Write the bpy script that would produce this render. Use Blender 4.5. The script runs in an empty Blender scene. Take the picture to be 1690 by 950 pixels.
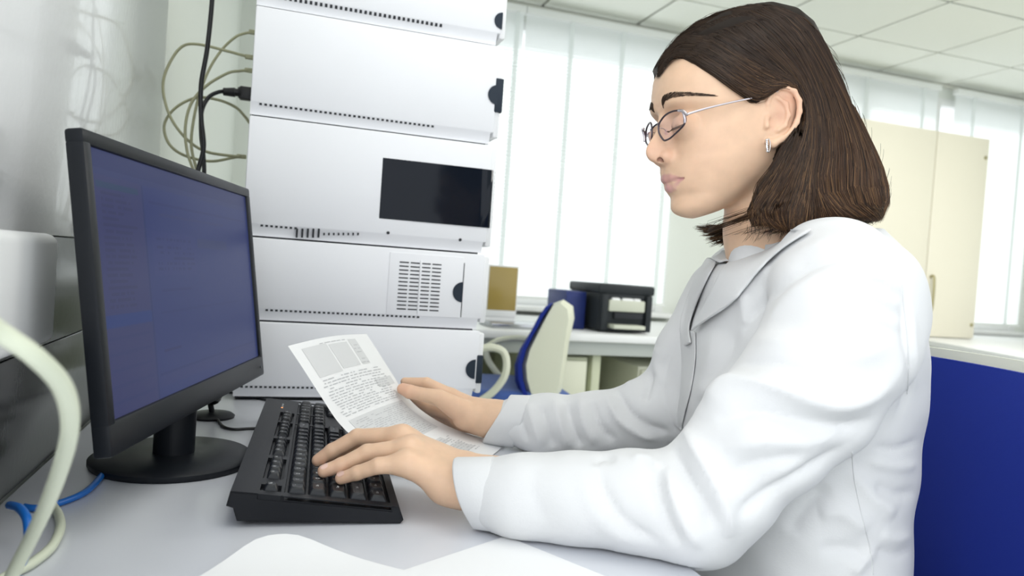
import bpy, bmesh, math, random
import numpy as np
from mathutils import Vector, Matrix, Euler

# ------------------------------------------------------------------ camera, world, lights, exposure
FPX = 1200.0
YAW, PIT, ROL = math.radians(18.2), math.radians(1.38), math.radians(4.0)
CAM = Vector((0, 0, 1.0))
fw = Vector((math.sin(YAW)*math.cos(PIT), math.cos(YAW)*math.cos(PIT), -math.sin(PIT)))
r0 = Vector((math.cos(YAW), -math.sin(YAW), 0)); u0 = r0.cross(fw)
rt = r0*math.cos(ROL) + u0*math.sin(ROL)
up = u0*math.cos(ROL) - r0*math.sin(ROL)
CM = Matrix((( rt.x, up.x, -fw.x, CAM.x), (rt.y, up.y, -fw.y, CAM.y), (rt.z, up.z, -fw.z, CAM.z), (0, 0, 0, 1)))
scene = bpy.context.scene
col = scene.collection
cam_d = bpy.data.cameras.new('camera'); cam = bpy.data.objects.new('camera', cam_d); col.objects.link(cam)
cam.matrix_world = CM
cam_d.sensor_width = 36; cam_d.lens = 36*FPX/1690; cam_d.clip_start = .02
cam_d.dof.use_dof = True; cam_d.dof.focus_distance = .82; cam_d.dof.aperture_fstop = 6.5
scene.camera = cam
w = bpy.data.worlds.new('world'); scene.world = w; w.use_nodes = True
w.node_tree.nodes['Background'].inputs[0].default_value = (.93, .97, 1, 1)
w.node_tree.nodes['Background'].inputs[1].default_value = 1.25
scene.view_settings.view_transform = 'Standard'; scene.view_settings.look = 'None'
scene.view_settings.exposure = 0.34; scene.view_settings.gamma = 1
scene.cycles.max_bounces = 8; scene.cycles.use_denoising = True
def area(name, loc, rot, sx, sy, power, colr=(1, 1, 1)):
    l = bpy.data.lights.new(name, 'AREA'); l.shape = 'RECTANGLE'; l.size = sx; l.size_y = sy; l.energy = power; l.color = colr
    o = bpy.data.objects.new(name, l); col.objects.link(o); o.location = loc; o.rotation_euler = rot; return o
area('ceiling_light', (.46, .55, 2.5), (0, 0, 0), 1.25, 1.25, 8, (1, .98, .95))  # unseen lamp added over the desk to fill chest and desktop
area('ceiling_light', (3.0, 1.6, 2.5), (0, 0, 0), 1.3, 1.3, 34, (1, .98, .94))  # unseen lamp added to brighten the back of the room
wd = area('window_daylight', (-1.25, -.85, 1.75), (0, 0, 0), 1.6, 1.4, 24, (1, 1, 1))  # added fill from the left rear for chest, far sleeve and face
wd.rotation_euler = (Vector((.45, .85, 1.05))-wd.location).to_track_quat('-Z', 'Y').to_euler()
sun = bpy.data.lights.new('sun', 'SUN'); sun.energy = 2.2; sun.angle = .2; so = bpy.data.objects.new('sun', sun); col.objects.link(so)
so.rotation_euler = (math.radians(-48), 0, math.radians(14))

# ------------------------------------------------------------------ helpers
def R(a): return math.radians(a)
def P(px, py, d):                       # photo pixel + distance along the view axis -> world point
    return CAM + d*(fw + (px-845)/FPX*rt - (py-475)/FPX*up)
def ray(px, py): return fw + (px-845)/FPX*rt - (py-475)/FPX*up
def PZ(px, py, z): v = ray(px, py); return CAM + v*((z-CAM.z)/v.z)
def PY(px, py, y): v = ray(px, py); return CAM + v*(y/v.y)
def PX(px, py, x): v = ray(px, py); return CAM + v*(x/v.x)
def CH(xc, d, z): q = CAM + r0*xc + Vector((math.sin(YAW), math.cos(YAW), 0))*d; q.z = z; return q   # level camera frame
MATS = {}
def mat(name, c, rough=.5, metal=0, spec=.5, bump=0, bscale=60, var=0, trans=0, emis=0, coat=0, sheen=0, alpha=1, vscale=4, sss=0):
    m = bpy.data.materials.new(name); m.use_nodes = True; nt = m.node_tree; b = nt.nodes['Principled BSDF']
    b.inputs['Base Color'].default_value = (*c, 1); b.inputs['Roughness'].default_value = rough; b.inputs['Metallic'].default_value = metal
    b.inputs['Specular IOR Level'].default_value = spec; b.inputs['Coat Weight'].default_value = coat; b.inputs['Alpha'].default_value = alpha
    b.inputs['Sheen Weight'].default_value = sheen
    b.inputs['Transmission Weight'].default_value = trans
    if sss:
        b.inputs['Subsurface Weight'].default_value = sss; b.inputs['Subsurface Radius'].default_value = (.010, .004, .002); b.inputs['Subsurface Scale'].default_value = 1
    if emis: b.inputs['Emission Color'].default_value = (*c, 1); b.inputs['Emission Strength'].default_value = emis
    tc = nt.nodes.new('ShaderNodeTexCoord')
    if var:
        n = nt.nodes.new('ShaderNodeTexNoise'); n.inputs['Scale'].default_value = vscale; n.inputs['Detail'].default_value = 4
        nt.links.new(tc.outputs['Object'], n.inputs['Vector'])
        mx = nt.nodes.new('ShaderNodeMix'); mx.data_type = 'RGBA'; nt.links.new(n.outputs['Fac'], mx.inputs['Factor'])
        mx.inputs[6].default_value = (*[max(0, x*(1-var)) for x in c], 1); mx.inputs[7].default_value = (*[min(1, x*(1+var)) for x in c], 1)
        nt.links.new(mx.outputs[2], b.inputs['Base Color'])
    if bump:
        n = nt.nodes.new('ShaderNodeTexNoise'); n.inputs['Scale'].default_value = bscale; n.inputs['Detail'].default_value = 3
        nt.links.new(tc.outputs['Object'], n.inputs['Vector'])
        bp = nt.nodes.new('ShaderNodeBump'); bp.inputs['Strength'].default_value = bump; bp.inputs['Distance'].default_value = .002
        nt.links.new(n.outputs['Fac'], bp.inputs['Height']); nt.links.new(bp.outputs['Normal'], b.inputs['Normal'])
    MATS[name] = m; return m
def tag(o, label=None, cat=None, group=None, kind=None):
    if label: o['label'] = label
    if cat: o['category'] = cat
    if group: o['group'] = group
    if kind: o['kind'] = kind
    return o
def empty(name, loc, rz=0, label=None, cat=None, group=None, kind=None, M=None):
    o = bpy.data.objects.new(name, None); col.objects.link(o); o.empty_display_size = .05
    Mx = M if M is not None else Matrix.Translation(loc) @ Matrix.Rotation(rz, 4, 'Z')
    o.matrix_basis = Mx; o['_m'] = 1
    RM[o.name] = Mx; return tag(o, label, cat, group, kind)
RM = {}
def rootm(o):
    while o is not None:
        if o.name in RM: return RM[o.name]
        o = o.parent
    return Matrix.Identity(4)
def link_mesh(name, me, m, parent=None, world=True, smooth=None):
    if world and parent is not None: me.transform(rootm(parent).inverted())
    if m: me.materials.append(m)
    o = bpy.data.objects.new(name, me); col.objects.link(o); o.parent = parent
    if smooth is not None:
        me.shade_smooth() if smooth == 180 else me.set_sharp_from_angle(angle=R(smooth))
    return o
class B:
    """collects shapes; build() links them as ONE mesh object. Coordinates: world, unless build(world=False)."""
    def __init__(s, M=None): s.bm = bmesh.new(); s.M = M or Matrix.Identity(4)
    def _fin(s, vs, M): 
        bmesh.ops.transform(s.bm, matrix=s.M @ (M or Matrix.Identity(4)), verts=vs)
    def box(s, a, b, bev=0, seg=2, M=None):
        c = [(a[i]+b[i])/2 for i in range(3)]; d = [abs(b[i]-a[i]) for i in range(3)]
        g = bmesh.ops.create_cube(s.bm, size=1, matrix=Matrix.Translation(c) @ Matrix.Diagonal((*d, 1)))
        vs = g['verts']
        if bev:
            es = list({e for v in vs for e in v.link_edges})
            g = bmesh.ops.bevel(s.bm, geom=es, offset=min(bev, min(d)*.49), segments=seg, profile=.5, affect='EDGES')
            vs = list({v for f in g['faces'] for v in f.verts} | {v for v in vs if v.is_valid})
            seen = set(vs); st = list(vs)
            while st:
                v = st.pop()
                for e in v.link_edges:
                    o = e.other_vert(v)
                    if o not in seen: seen.add(o); st.append(o)
            vs = list(seen)
        s._fin(vs, M); return s
    def cyl(s, p0, p1, ra, rb=None, n=24, caps=True):
        p0, p1 = Vector(p0), Vector(p1); rb = ra if rb is None else rb
        d = p1-p0; q = d.to_track_quat('Z', 'Y').to_matrix().to_4x4()
        g = bmesh.ops.create_cone(s.bm, cap_ends=caps, segments=n, radius1=ra, radius2=rb, depth=d.length)
        s._fin(g['verts'], Matrix.Translation((p0+p1)/2) @ q); return s
    def sph(s, c, r, n=16, M=None):
        g = bmesh.ops.create_uvsphere(s.bm, u_segments=n, v_segments=max(6, n//2), radius=1)
        rr = r if hasattr(r, '__len__') else (r, r, r)
        s._fin(g['verts'], Matrix.Translation(c) @ (M or Matrix.Identity(4)) @ Matrix.Diagonal((*rr, 1))); return s
    def prism(s, pts, vec, M=None):     # polygon (3-D points) pushed along vec
        vec = Vector(vec); a = [s.bm.verts.new(Vector(p)) for p in pts]; b = [s.bm.verts.new(Vector(p)+vec) for p in pts]
        n = len(pts); s.bm.faces.new(a[::-1]); s.bm.faces.new(b)
        for i in range(n): s.bm.faces.new((a[i], a[(i+1) % n], b[(i+1) % n], b[i]))
        s._fin(a+b, M); return s
    def lathe(s, prof, c=(0, 0, 0), n=48, M=None):   # (r, z) profile around z
        rings = []
        for r, z in prof:
            rings.append([s.bm.verts.new((c[0]+r*math.cos(2*math.pi*k/n), c[1]+r*math.sin(2*math.pi*k/n), c[2]+z)) for k in range(n)] if r > 1e-6 else [s.bm.verts.new((c[0], c[1], c[2]+z))])
        for A, C in zip(rings, rings[1:]):
            for k in range(n):
                q = [A[k % len(A)], A[(k+1) % len(A)], C[(k+1) % len(C)], C[k % len(C)]]
                q = list(dict.fromkeys(q))
                if len(q) > 2: s.bm.faces.new(q)
        s._fin([v for g in rings for v in g], M); return s
    def tube(s, pts, r, n=8, sub=6, closed=False):
        pts = cat(pts, sub, closed) if sub else [Vector(p) for p in pts]
        m = len(pts); rs = r if hasattr(r, '__len__') else None
        N = None; rings = []
        for i, p in enumerate(pts):
            a = pts[(i-1) % m] if closed else pts[max(0, i-1)]; b = pts[(i+1) % m] if closed else pts[min(m-1, i+1)]
            t = (b-a).normalized()
            if N is None: N = t.orthogonal().normalized()
            N = (N - t*N.dot(t)).normalized(); K = t.cross(N)
            rr = rs[0]+(rs[-1]-rs[0])*i/(m-1) if rs is not None and len(rs) == 2 else (np.interp(i/(m-1), np.linspace(0, 1, len(rs)), rs) if rs is not None else r)
            rings.append([s.bm.verts.new(p+(N*math.cos(2*math.pi*k/n)+K*math.sin(2*math.pi*k/n))*rr) for k in range(n)])
        L = m if closed else m-1
        for i in range(L):
            A, C = rings[i], rings[(i+1) % m]
            for k in range(n): s.bm.faces.new((A[k], A[(k+1) % n], C[(k+1) % n], C[k]))
        if not closed: s.bm.faces.new(rings[0][::-1]); s.bm.faces.new(rings[-1])
        s._fin([v for g in rings for v in g], None); return s
    def strip(s, rows):                 # grid of points -> quads
        vs = [[s.bm.verts.new(Vector(p)) for p in r] for r in rows]
        for A, C in zip(vs, vs[1:]):
            for k in range(len(A)-1): s.bm.faces.new((A[k], A[k+1], C[k+1], C[k]))
        s._fin([v for g in vs for v in g], None); return s
    def build(s, name, m, parent=None, world=True, smooth=40, fix=True):
        if fix: bmesh.ops.recalc_face_normals(s.bm, faces=s.bm.faces)
        me = bpy.data.meshes.new(name); s.bm.to_mesh(me); s.bm.free()
        return link_mesh(name, me, m, parent, world, smooth)
def cat(pts, sub=6, closed=False):      # Catmull-Rom
    pts = [Vector(p) for p in pts]; out = []; n = len(pts)
    for i in range(n if closed else n-1):
        if closed: a, b, c, d = pts[(i-1) % n], pts[i], pts[(i+1) % n], pts[(i+2) % n]
        else: a, b, c, d = pts[max(0, i-1)], pts[i], pts[i+1], pts[min(n-1, i+2)]
        for k in range(sub):
            t = k/sub
            out.append(.5*((2*b)+(c-a)*t+(2*a-5*b+4*c-d)*t*t+(3*b-a-3*c+d)*t**3))
    if not closed: out.append(pts[-1])
    return out

# materials
mat('wall_gloss', (.80, .81, .81), .15, bump=.12, bscale=90, coat=.3)
mat('wall_plain', (.74, .77, .72), .7)
mat('panel_dark', (.018, .019, .021), .18, spec=.35, bump=.05, bscale=180)
mat('panel_grey', (.075, .078, .076), .16, spec=.4, bump=.04, bscale=160)
mat('white_plastic', (.86, .87, .88), .38)
mat('white_metal', (.88, .89, .92), .42, bump=.04, bscale=900)
mat('white_trim', (.80, .81, .80), .5)
mat('ceiling_white', (.88, .90, .83), .9, bump=.1, bscale=200)
mat('ceiling_grid', (.60, .61, .55), .8)
mat('desk_top', (.64, .66, .71), .30, var=.03, vscale=9)
mat('desk_edge', (.30, .32, .35), .5)
mat('floor_vinyl', (.42, .44, .40), .5, var=.05)
mat('black_plastic', (.010, .011, .014), .42, spec=.22, bump=.06, bscale=1500)
mat('black_gloss', (.008, .009, .011), .12)
mat('bezel', (.010, .012, .016), .40, spec=.25)
mat('key_black', (.014, .016, .020), .36, spec=.35)
mat('legend_white', (.80, .82, .84), .6)
mat('clasp', (.022, .032, .048), .45, spec=.25)
mat('slot_dark', (.02, .022, .028), .8)
mat('smoke_glass', (.008, .011, .018), .09, spec=.2)
mat('cable_beige', (.43, .43, .27), .5)
mat('cable_pale', (.62, .66, .52), .45)
mat('cable_blue', (.005, .12, .46), .4)
mat('cable_black', (.008, .008, .010), .4)
mat('paper', (.78, .79, .80), .8)
mat('ink_light', (.62, .63, .64), .8)
mat('ink_mid', (.47, .48, .50), .8)
mat('blue_fabric', (.005, .022, .25), .7, spec=.3, bump=.1, bscale=1200)
mat('blue_seat', (.045, .10, .34), .8, sheen=.2)
mat('cream_plastic', (.75, .76, .62), .5)
mat('cream_panel', (.80, .76, .63), .55)
mat('green_cream', (.60, .63, .46), .6)
mat('grey_apron', (.50, .53, .51), .5)
mat('brass', (.42, .38, .22), .35, metal=.6)
mat('printer_dark', (.020, .024, .028), .5, spec=.3)
mat('printer_pale', (.60, .62, .52), .5)
mat('laptop_screen', (.36, .26, .07), .25)
mat('blue_box', (.010, .025, .16), .5)
mat('steel', (.45, .46, .48), .25, metal=1)
mat('chrome', (.7, .7, .72), .15, metal=1)
mat('blind_rail', (.82, .84, .82), .5)
def slat_mat():
    m = bpy.data.materials.new('blind_slat'); m.use_nodes = True; nt = m.node_tree; nt.nodes.remove(nt.nodes['Principled BSDF'])
    d = nt.nodes.new('ShaderNodeBsdfDiffuse'); d.inputs[0].default_value = (.90, .92, .91, 1)
    t = nt.nodes.new('ShaderNodeBsdfTranslucent'); t.inputs[0].default_value = (.90, .93, .92, 1)
    mx = nt.nodes.new('ShaderNodeMixShader'); mx.inputs[0].default_value = .55
    nt.links.new(d.outputs[0], mx.inputs[1]); nt.links.new(t.outputs[0], mx.inputs[2]); nt.links.new(mx.outputs[0], nt.nodes['Material Output'].inputs[0])
    MATS['blind_slat'] = m
slat_mat()
def glass_mat(name, c=(1, 1, 1), mixv=.08):
    m = bpy.data.materials.new(name); m.use_nodes = True; nt = m.node_tree; nt.nodes.remove(nt.nodes['Principled BSDF'])
    t = nt.nodes.new('ShaderNodeBsdfTransparent'); t.inputs[0].default_value = (*c, 1)
    g = nt.nodes.new('ShaderNodeBsdfGlossy'); g.inputs[1].default_value = .03
    mx = nt.nodes.new('ShaderNodeMixShader'); mx.inputs[0].default_value = mixv
    nt.links.new(t.outputs[0], mx.inputs[1]); nt.links.new(g.outputs[0], mx.inputs[2]); nt.links.new(mx.outputs[0], nt.nodes['Material Output'].inputs[0])
    MATS[name] = m
glass_mat('pane_glass'); glass_mat('lens_glass', (.97, .95, 1), .06)
K = MATS

# ------------------------------------------------------------------ setting
ZC, YW, XL, XR = 2.56, 4.1, -.235, 5.75
def struct(b, name, m, parent=None, **k): return tag(b.build(name, m, parent, **k), kind='structure')
struct(B().box((-.6, -2.2, -.05), (6.2, YW+.1, 0)), 'floor', K['floor_vinyl'])
wl = struct(B().box((XL-.1, .22, 0), (XL, YW, ZC)), 'wall_left', K['wall_plain'])
tag(B().box((XL, .22, 1.003), (XL+.004, 1.62, ZC-.002), .001).build('cladding_panel', K['wall_gloss'], wl), 'glossy pale grey wall cladding')
tag(B().box((XL, .22, .884), (XL+.003, 1.62, 1.002), .001).build('splash_panel', K['panel_dark'], wl), 'near black glossy strip below the cladding')
tag(B().box((XL, .22, .7502), (XL+.004, 1.62, .883), .001).build('splash_panel', K['panel_grey'], wl), 'dark grey glossy upstand above the desk')
# back wall with two window openings
W1, W2 = (.15, 2.36), (3.0, 5.42); ZS, ZT = .80, 2.46
wb = B()
for a, b in ((XL-.1, W1[0]), (W1[1], W2[0]), (W2[1], XR+.1)): wb.box((a, YW, 0), (b, YW+.12, ZC))
for a, b in (W1, W2): wb.box((a, YW, 0), (b, YW+.12, ZS)); wb.box((a, YW, ZT), (b, YW+.12, ZC))
struct(wb, 'wall_back', K['wall_plain'])
struct(B().box((XR, -.6, 0), (XR+.1, YW, ZC)), 'wall_right', K['wall_plain'])
def window(n, x0, x1, mull):
    f = B()
    for x in mull: f.box((x-.03, YW-.012, ZS), (x+.03, YW+.06, ZT), .004)
    for z0, z1 in ((ZS, ZS+.05), (ZT-.05, ZT)): f.box((x0, YW-.005, z0), (x1, YW+.06, z1), .004)
    o = struct(f, 'window_%d' % n, K['white_trim'])
    xs = sorted(mull)
    for a, b in zip(xs, xs[1:]): B().box((a+.03, YW+.03, ZS+.05), (b-.03, YW+.034, ZT-.05)).build('pane', K['pane_glass'], o)
    B().box((x0-.05, YW-.14, ZS-.03), (x1+.05, YW, ZS), .006).build('window_sill', K['white_trim'], o)
window(1, *W1, (.18, 2.33)); window(2, *W2, (3.03, 3.75, 4.475, 5.39))
# ceiling: tiles in a grid
ce = struct(B().box((XL-.1, -.6, ZC+.012), (XR+.1, YW+.1, ZC+.05)), 'ceiling', K['ceiling_grid'])
T = .625; tile0 = None
for i in range(-6, 5):
    for j in range(-5, 1):
        x0, y0 = 3.28+i*T, 3.60+j*T
        if x0 < XL-.6 or x0 > XR or y0+T < .2: continue
        xa, xb, ya, yb = max(x0, XL)+.008, min(x0+T, XR)-.008, y0+.008, min(y0+T, YW)-.008
        if xb-xa < .05: continue
        full = abs(xb-xa-T+.016) < 1e-4 and abs(yb-ya-T+.016) < 1e-4
        if full and tile0 is not None:
            o = bpy.data.objects.new('ceiling_tile', tile0.data); col.objects.link(o); o.parent = ce
        elif full:
            o = tile0 = B().box((0, 0, 0), (xb-xa, yb-ya, .010), .003, 1).build('ceiling_tile', K['ceiling_white'], ce, world=False)
        else: o = B().box((0, 0, 0), (xb-xa, yb-ya, .010), .003, 1).build('ceiling_tile', K['ceiling_white'], ce, world=False)
        o.location = (xa, ya, ZC)
struct(B().box((XL, YW-.03, ZC-.028), (XR, YW, ZC-.004), .002), 'trim_1', K['ceiling_grid'])

# venetian blinds
def blind(x0, x1, tapes, label, z0=.84):
    t = empty('venetian_blind', ((x0+x1)/2, YW-.08, z0), 0, label, 'blind', 'venetian blinds in the windows')
    B().box((x0, YW-.105, 2.475), (x1, YW-.055, 2.515), .004).build('head_rail', K['blind_rail'], t)
    B().box((x0, YW-.095, z0), (x1, YW-.065, z0+.018), .004).build('bottom_rail', K['blind_rail'], t)
    b = B(); z = z0+.03; dy, dz = .0125*math.cos(R(51)), .0125*math.sin(R(51))
    while z < 2.47:
        y = YW-.08
        b.strip([[(x0+.004, y-dy, z+dz), (x1-.004, y-dy, z+dz)], [(x0+.004, y-.001, z+.001), (x1-.004, y-.001, z+.001)], [(x0+.004, y+dy, z-dz), (x1-.004, y+dy, z-dz)]])
        z += .0212
    tag(b.build('slats', K['blind_slat'], t, fix=False), kind='stuff')
    for x in tapes: B().box((x-.014, YW-.097, z0+.01), (x+.014, YW-.095, 2.48)).build('ladder_tape', K['blind_slat'], t)
blind(.16, 1.286, (.5, .95, 1.24), 'white venetian blind partly behind the stacked instruments')
blind(1.29, 2.33, (1.577, 1.91, 2.25), 'wide white venetian blind in the window behind the printer')
blind(3.02, 4.40, (3.3, 3.75, 4.25), 'white venetian blind above the cream cupboard by the hair')
blind(4.55, 5.36, (4.72, 5.2), 'white venetian blind at the far right beside the cream cupboard')

# ------------------------------------------------------------------ desk with the work on it
t = empty('desk', (.05, .6, 0), 0, 'pale grey laboratory desk top carrying monitor and keyboard', 'desk')
DX = .366
B().box((XL+.005, -.5, .722), (DX, 1.72, .75), .004).build('desktop', K['desk_top'], t)
B().box((DX-.045, -.45, .66), (DX-.025, 1.68, .721), .002).build('apron', K['desk_edge'], t)
for y in (-.45, 1.66): B().box((XL+.03, y, 0), (DX-.03, y+.03, .721), .003).build('side_panel', K['white_trim'], t)

# trunking on the wall
t = empty('wall_trunking', (XL, .1, .9), 0, 'white plastic wall trunking at the left edge ending behind the monitor', 'trunking')
B().box((XL+.005, .24, .902), (XL+.042, .79, 1.004), .010, 3).build('duct', K['white_plastic'], t)
B().box((XL+.005, .7905, .906), (XL+.038, .797, 1.0), .003).build('end_cap', K['white_plastic'], t)

# monitor
bc = CH(-.380, .842, .75)
nb, fb = CH(-.3270, .61, 0), CH(-.3624, 1.09, 0)
yd = (fb-nb).normalized(); xd = Vector((yd.y, -yd.x, 0))
MM = Matrix(((xd.x, yd.x, 0, bc.x), (xd.y, yd.y, 0, bc.y), (0, 0, 1, bc.z), (0, 0, 0, 1)))
t = empty('monitor', None, label='black desktop monitor with a dim blue screen on a round foot', cat='monitor', M=MM)
lb = MM.inverted() @ Vector((nb.x, nb.y, .818)); Wm = (fb-nb).length
TM = Matrix.Translation((lb.x, lb.y, lb.z)) @ Matrix.Rotation(R(-8.0), 4, 'Y')    # panel frame: y along width, z up, x out of the screen
Hm = .279
f = B(TM)
f.box((-.016, 0, 0), (.000, Wm, .030), .003); f.box((-.016, 0, Hm-.0135), (.000, Wm, Hm), .003)
f.box((-.016, 0, .025), (.000, .0135, Hm-.01), .003); f.box((-.016, Wm-.0135, .025), (.000, Wm, Hm-.01), .003)
f.build('bezel', K['bezel'], t, world=False)
B(TM).box((-.023, .014, .014), (-.012, Wm-.010, Hm-.010), .006, 3).box((-.050, .10, .05), (-.02, Wm-.10, Hm-.05), .012, 3).build('rear_shell', K['black_plastic'], t, world=False)
B(TM).cyl((0, Wm-.018, .014), (.0008, Wm-.018, .014), .0018).build('power_button', K['black_gloss'], t, world=False)
def screen_mat():
    m = bpy.data.materials.new('screen_lit'); m.use_nodes = True; nt = m.node_tree; b = nt.nodes['Principled BSDF']
    b.inputs['Roughness'].default_value = .3; b.inputs['Specular IOR Level'].default_value = .1; b.inputs['Base Color'].default_value = (.008, .010, .022, 1)
    at = nt.nodes.new('ShaderNodeAttribute'); at.attribute_name = 'Col'
    nt.links.new(at.outputs['Color'], b.inputs['Emission Color']); b.inputs['Emission Strength'].default_value = .36
    return m
def screen_mesh():
    # window of a data program: flat colours per cell of a grid
    ny, nz = 120, 84; y0, y1, z0, z1 = .0130, Wm-.0130, .0295, Hm-.013
    rnd = random.Random(5); me = bpy.data.meshes.new('screen')
    vs = [(-.0035, y0+(y1-y0)*i/ny, z0+(z1-z0)*j/nz) for j in range(nz+1) for i in range(ny+1)]
    fs = [(j*(ny+1)+i, j*(ny+1)+i+1, (j+1)*(ny+1)+i+1, (j+1)*(ny+1)+i) for j in range(nz) for i in range(ny)]
    me.from_pydata(vs, [], fs)
    A = np.zeros((nz, ny, 3)); A[:] = (.052, .068, .185)
    A[:, :26] = (.070, .072, .165); A[:, 26] = (.04, .055, .15)
    A[78:, :] = (.045, .055, .15); A[76:78, :] = (.058, .07, .17); A[72:74, 2:24] = (.045, .085, .14)
    for j in range(34, 71, 2):
        for i in range(4, 4+rnd.randint(10, 18)): A[j, i] = (.060, .060, .135) if rnd.random() < .85 else (.07, .072, .165)
    A[28:32, :26] = (.040, .070, .210); A[4:27:5, 2:24] = (.058, .066, .16)
    for (a, b2, c, d, cc) in ((30, 116, 70, 71, (.045, .055, .16)), (30, 62, 44, 60, (.058, .071, .19)), (64, 92, 55, 59, (.062, .075, .165)), (44, 60, 50, 51, (.045, .055, .15)), (34, 56, 38, 39, (.045, .055, .16)), (28, 118, 8, 9, (.042, .055, .16)), (28, 118, 4, 8, (.060, .070, .18)), (32, 100, 30, 31, (.046, .06, .17)), (36, 90, 66, 67, (.06, .07, .17)), (32, 44, 16, 17, (.045, .05, .14))): A[c:d, a:b2] = cc
    for j in (46, 48, 52, 54, 57):
        for i in range(33, 60):
            if rnd.random() < .5: A[j, i] = (.045, .055, .15)
    A *= (.92, 1.0, 1.25)
    ca = me.color_attributes.new('Col', 'FLOAT_COLOR', 'CORNER')
    c4 = np.ones((nz*ny, 4, 4), np.float32); c4[:, :, :3] = A.reshape(-1, 1, 3); ca.data.foreach_set('color', c4.ravel())
    me.transform(TM); return me
K['screen_lit'] = screen_mat()
link_mesh('screen', screen_mesh(), K['screen_lit'], t, world=False)
B().lathe([(0, 0), (.086, 0), (.088, .003), (.088, .007), (.083, .0105), (.03, .0125), (0, .0125)]).build('stand_foot', K['bezel'], t, world=False, smooth=50)
B().cyl((0, 0, .012), (0, 0, .085), .0225).box((lb.x-.085, lb.y+Wm/2-.05, .080), (lb.x-.060, lb.y+Wm/2+.05, .20), .006).box((min(-.02, lb.x-.085), -.022, .070), (max(.02, lb.x-.062), .022, .088), .004).build('stand_post', K['bezel'], t, world=False)

# small round stand behind the monitor
c = PZ(350, 688, .75)
t = empty('webcam_stand', c, 0, 'small black round-footed stand on the desk behind the monitor', 'stand')
B().lathe([(0, 0), (.031, 0), (.032, .003), (.028, .006), (.006, .009), (0, .009)]).build('foot', K['black_plastic'], t, world=False)
B().cyl((0, 0, .006), (-.004, 0, .022), .004).build('stem', K['black_plastic'], t, world=False)
B().sph((-.002, 0, .030), (.014, .014, .012)).build('camera_ball', K['black_gloss'], t, world=False)

# ------------------------------------------------------------------ keyboard
c0 = CH(-.238, .652, .754)
ud, vd = CH(-.255, .967, 0)-CH(0, 0, 0), CH(.967, .255, 0)-CH(0, 0, 0); ud.z = vd.z = 0; ud.normalize(); vd.normalize()
KM = Matrix(((vd.x, ud.x, 0, c0.x), (vd.y, ud.y, 0, c0.y), (0, 0, 1, .75), (0, 0, 0, 1)))
t = empty('keyboard', None, label='black wired computer keyboard under the typing hand', cat='keyboard', M=KM)
KL, KW = .452, .152; ZR, ZF = .0335, .0165       # rear and front height of the deck
def deck(v): return ZR+(ZF-ZR)*v/KW
def sec(pts): return [(v, 0, z) for v, z in pts]
b = B(); b.prism(sec([(-.006, .020), (-.003, deck(0)), (.0215, deck(.0215)), (.0215, deck(.0215)-.004), (.0405, deck(.0405)-.004), (.0405, deck(.0405)), (.0435, deck(.0435)), (.0435, deck(.0435)-.004), (.1425, deck(.1425)-.004), (.1425, deck(.1425)), (KW-.002, deck(KW)), (KW+.003, .004), (KW, .0005), (.004, .006), (0, .018)]), (0, KL, 0))
bmesh.ops.bevel(b.bm, geom=[e for e in b.bm.edges if abs(e.verts[0].co.y-e.verts[1].co.y) < 1e-6 and len(e.link_faces) == 2], offset=.0012, segments=2, affect='EDGES')
b.build('keyboard_body', K['black_plastic'], t, world=False)
def bar(b): b.build('deck_bar', K['black_plastic'], t, world=False)
for y0, y1 in ((0, .011), (.030, .0495), (.1235, .136), (.2115, .2245), (.2995, .3055), (.3625, KL)): bar(B().prism([(.0210, y0, deck(.021)-.005), (.0410, y0, deck(.041)-.005), (.0410, y0, deck(.041)), (.0210, y0, deck(.021))], (0, y1-y0, 0)))
for y0, y1 in ((0, .011), (.2985, .3050), (.3625, .3685), (.4445, KL)): 
    bar(B().prism([(.043, y0, deck(.043)-.001), (.143, y0, deck(.143)-.001), (.143, y0, deck(.143)), (.043, y0, deck(.043))], (0, y1-y0, 0)))
bar(B().prism([(.082, .3, deck(.082)-.001), (.1035, .3, deck(.1035)-.001), (.1035, .3, deck(.1035)), (.082, .3, deck(.082))], (0, .065, 0)))
KC = {}; tilt = math.atan((ZR-ZF)/KW)
def keymesh(wy, wx):
    k = (round(wy, 4), round(wx, 4))
    if k not in KC:
        g = .0006; h = .0085; a, bb = wx/2-g, wy/2-g
        prof = [(a, bb, 0, 0), (a-.0007, bb-.0007, .0040, -.0002), (a-.0028, bb-.0026, h-.0008, -.0006), (a-.0036, bb-.0034, h, -.0006), (a-.0062, bb-.006, h-.0007, -.0006)]
        bm = bmesh.new(); rings = []
        for (p, q, z, s) in prof:
            c = min(.0012, p*.3); rings.append([bm.verts.new((x+s, y, z)) for x, y in ((p-c, -q), (p, -q+c), (p, q-c), (p-c, q), (-p+c, q), (-p, q-c), (-p, -q+c), (-p+c, -q))])
        for A, C in zip(rings, rings[1:]):
            for i in range(8): bm.faces.new((A[i], A[(i+1) % 8], C[(i+1) % 8], C[i]))
        bm.faces.new(rings[-1]); bmesh.ops.recalc_face_normals(bm, faces=bm.faces)
        me = bpy.data.meshes.new('key'); bm.to_mesh(me); bm.free(); me.materials.append(K['key_black']); me.set_sharp_from_angle(angle=R(35)); KC[k] = me
    return KC[k]
U = .01905; legends = []
def key(u, v, wu, text, hv=None):            # u: key start along length (m), v: centre across (m), wu: width in m
    hv = hv or .0182
    o = bpy.data.objects.new('key', keymesh(wu-.001, hv)); col.objects.link(o); o.parent = t
    o.location = (v, u+wu/2, deck(v)-.004); o.rotation_euler = (0, tilt, 0)
    legends.append((text, v, u+wu/2, wu, hv))
u_ = .0125; VF = .031; RV = [.0545+.0191*i for i in range(5)]
key(u_, VF, .0170, 'Esc', .0150)
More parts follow.
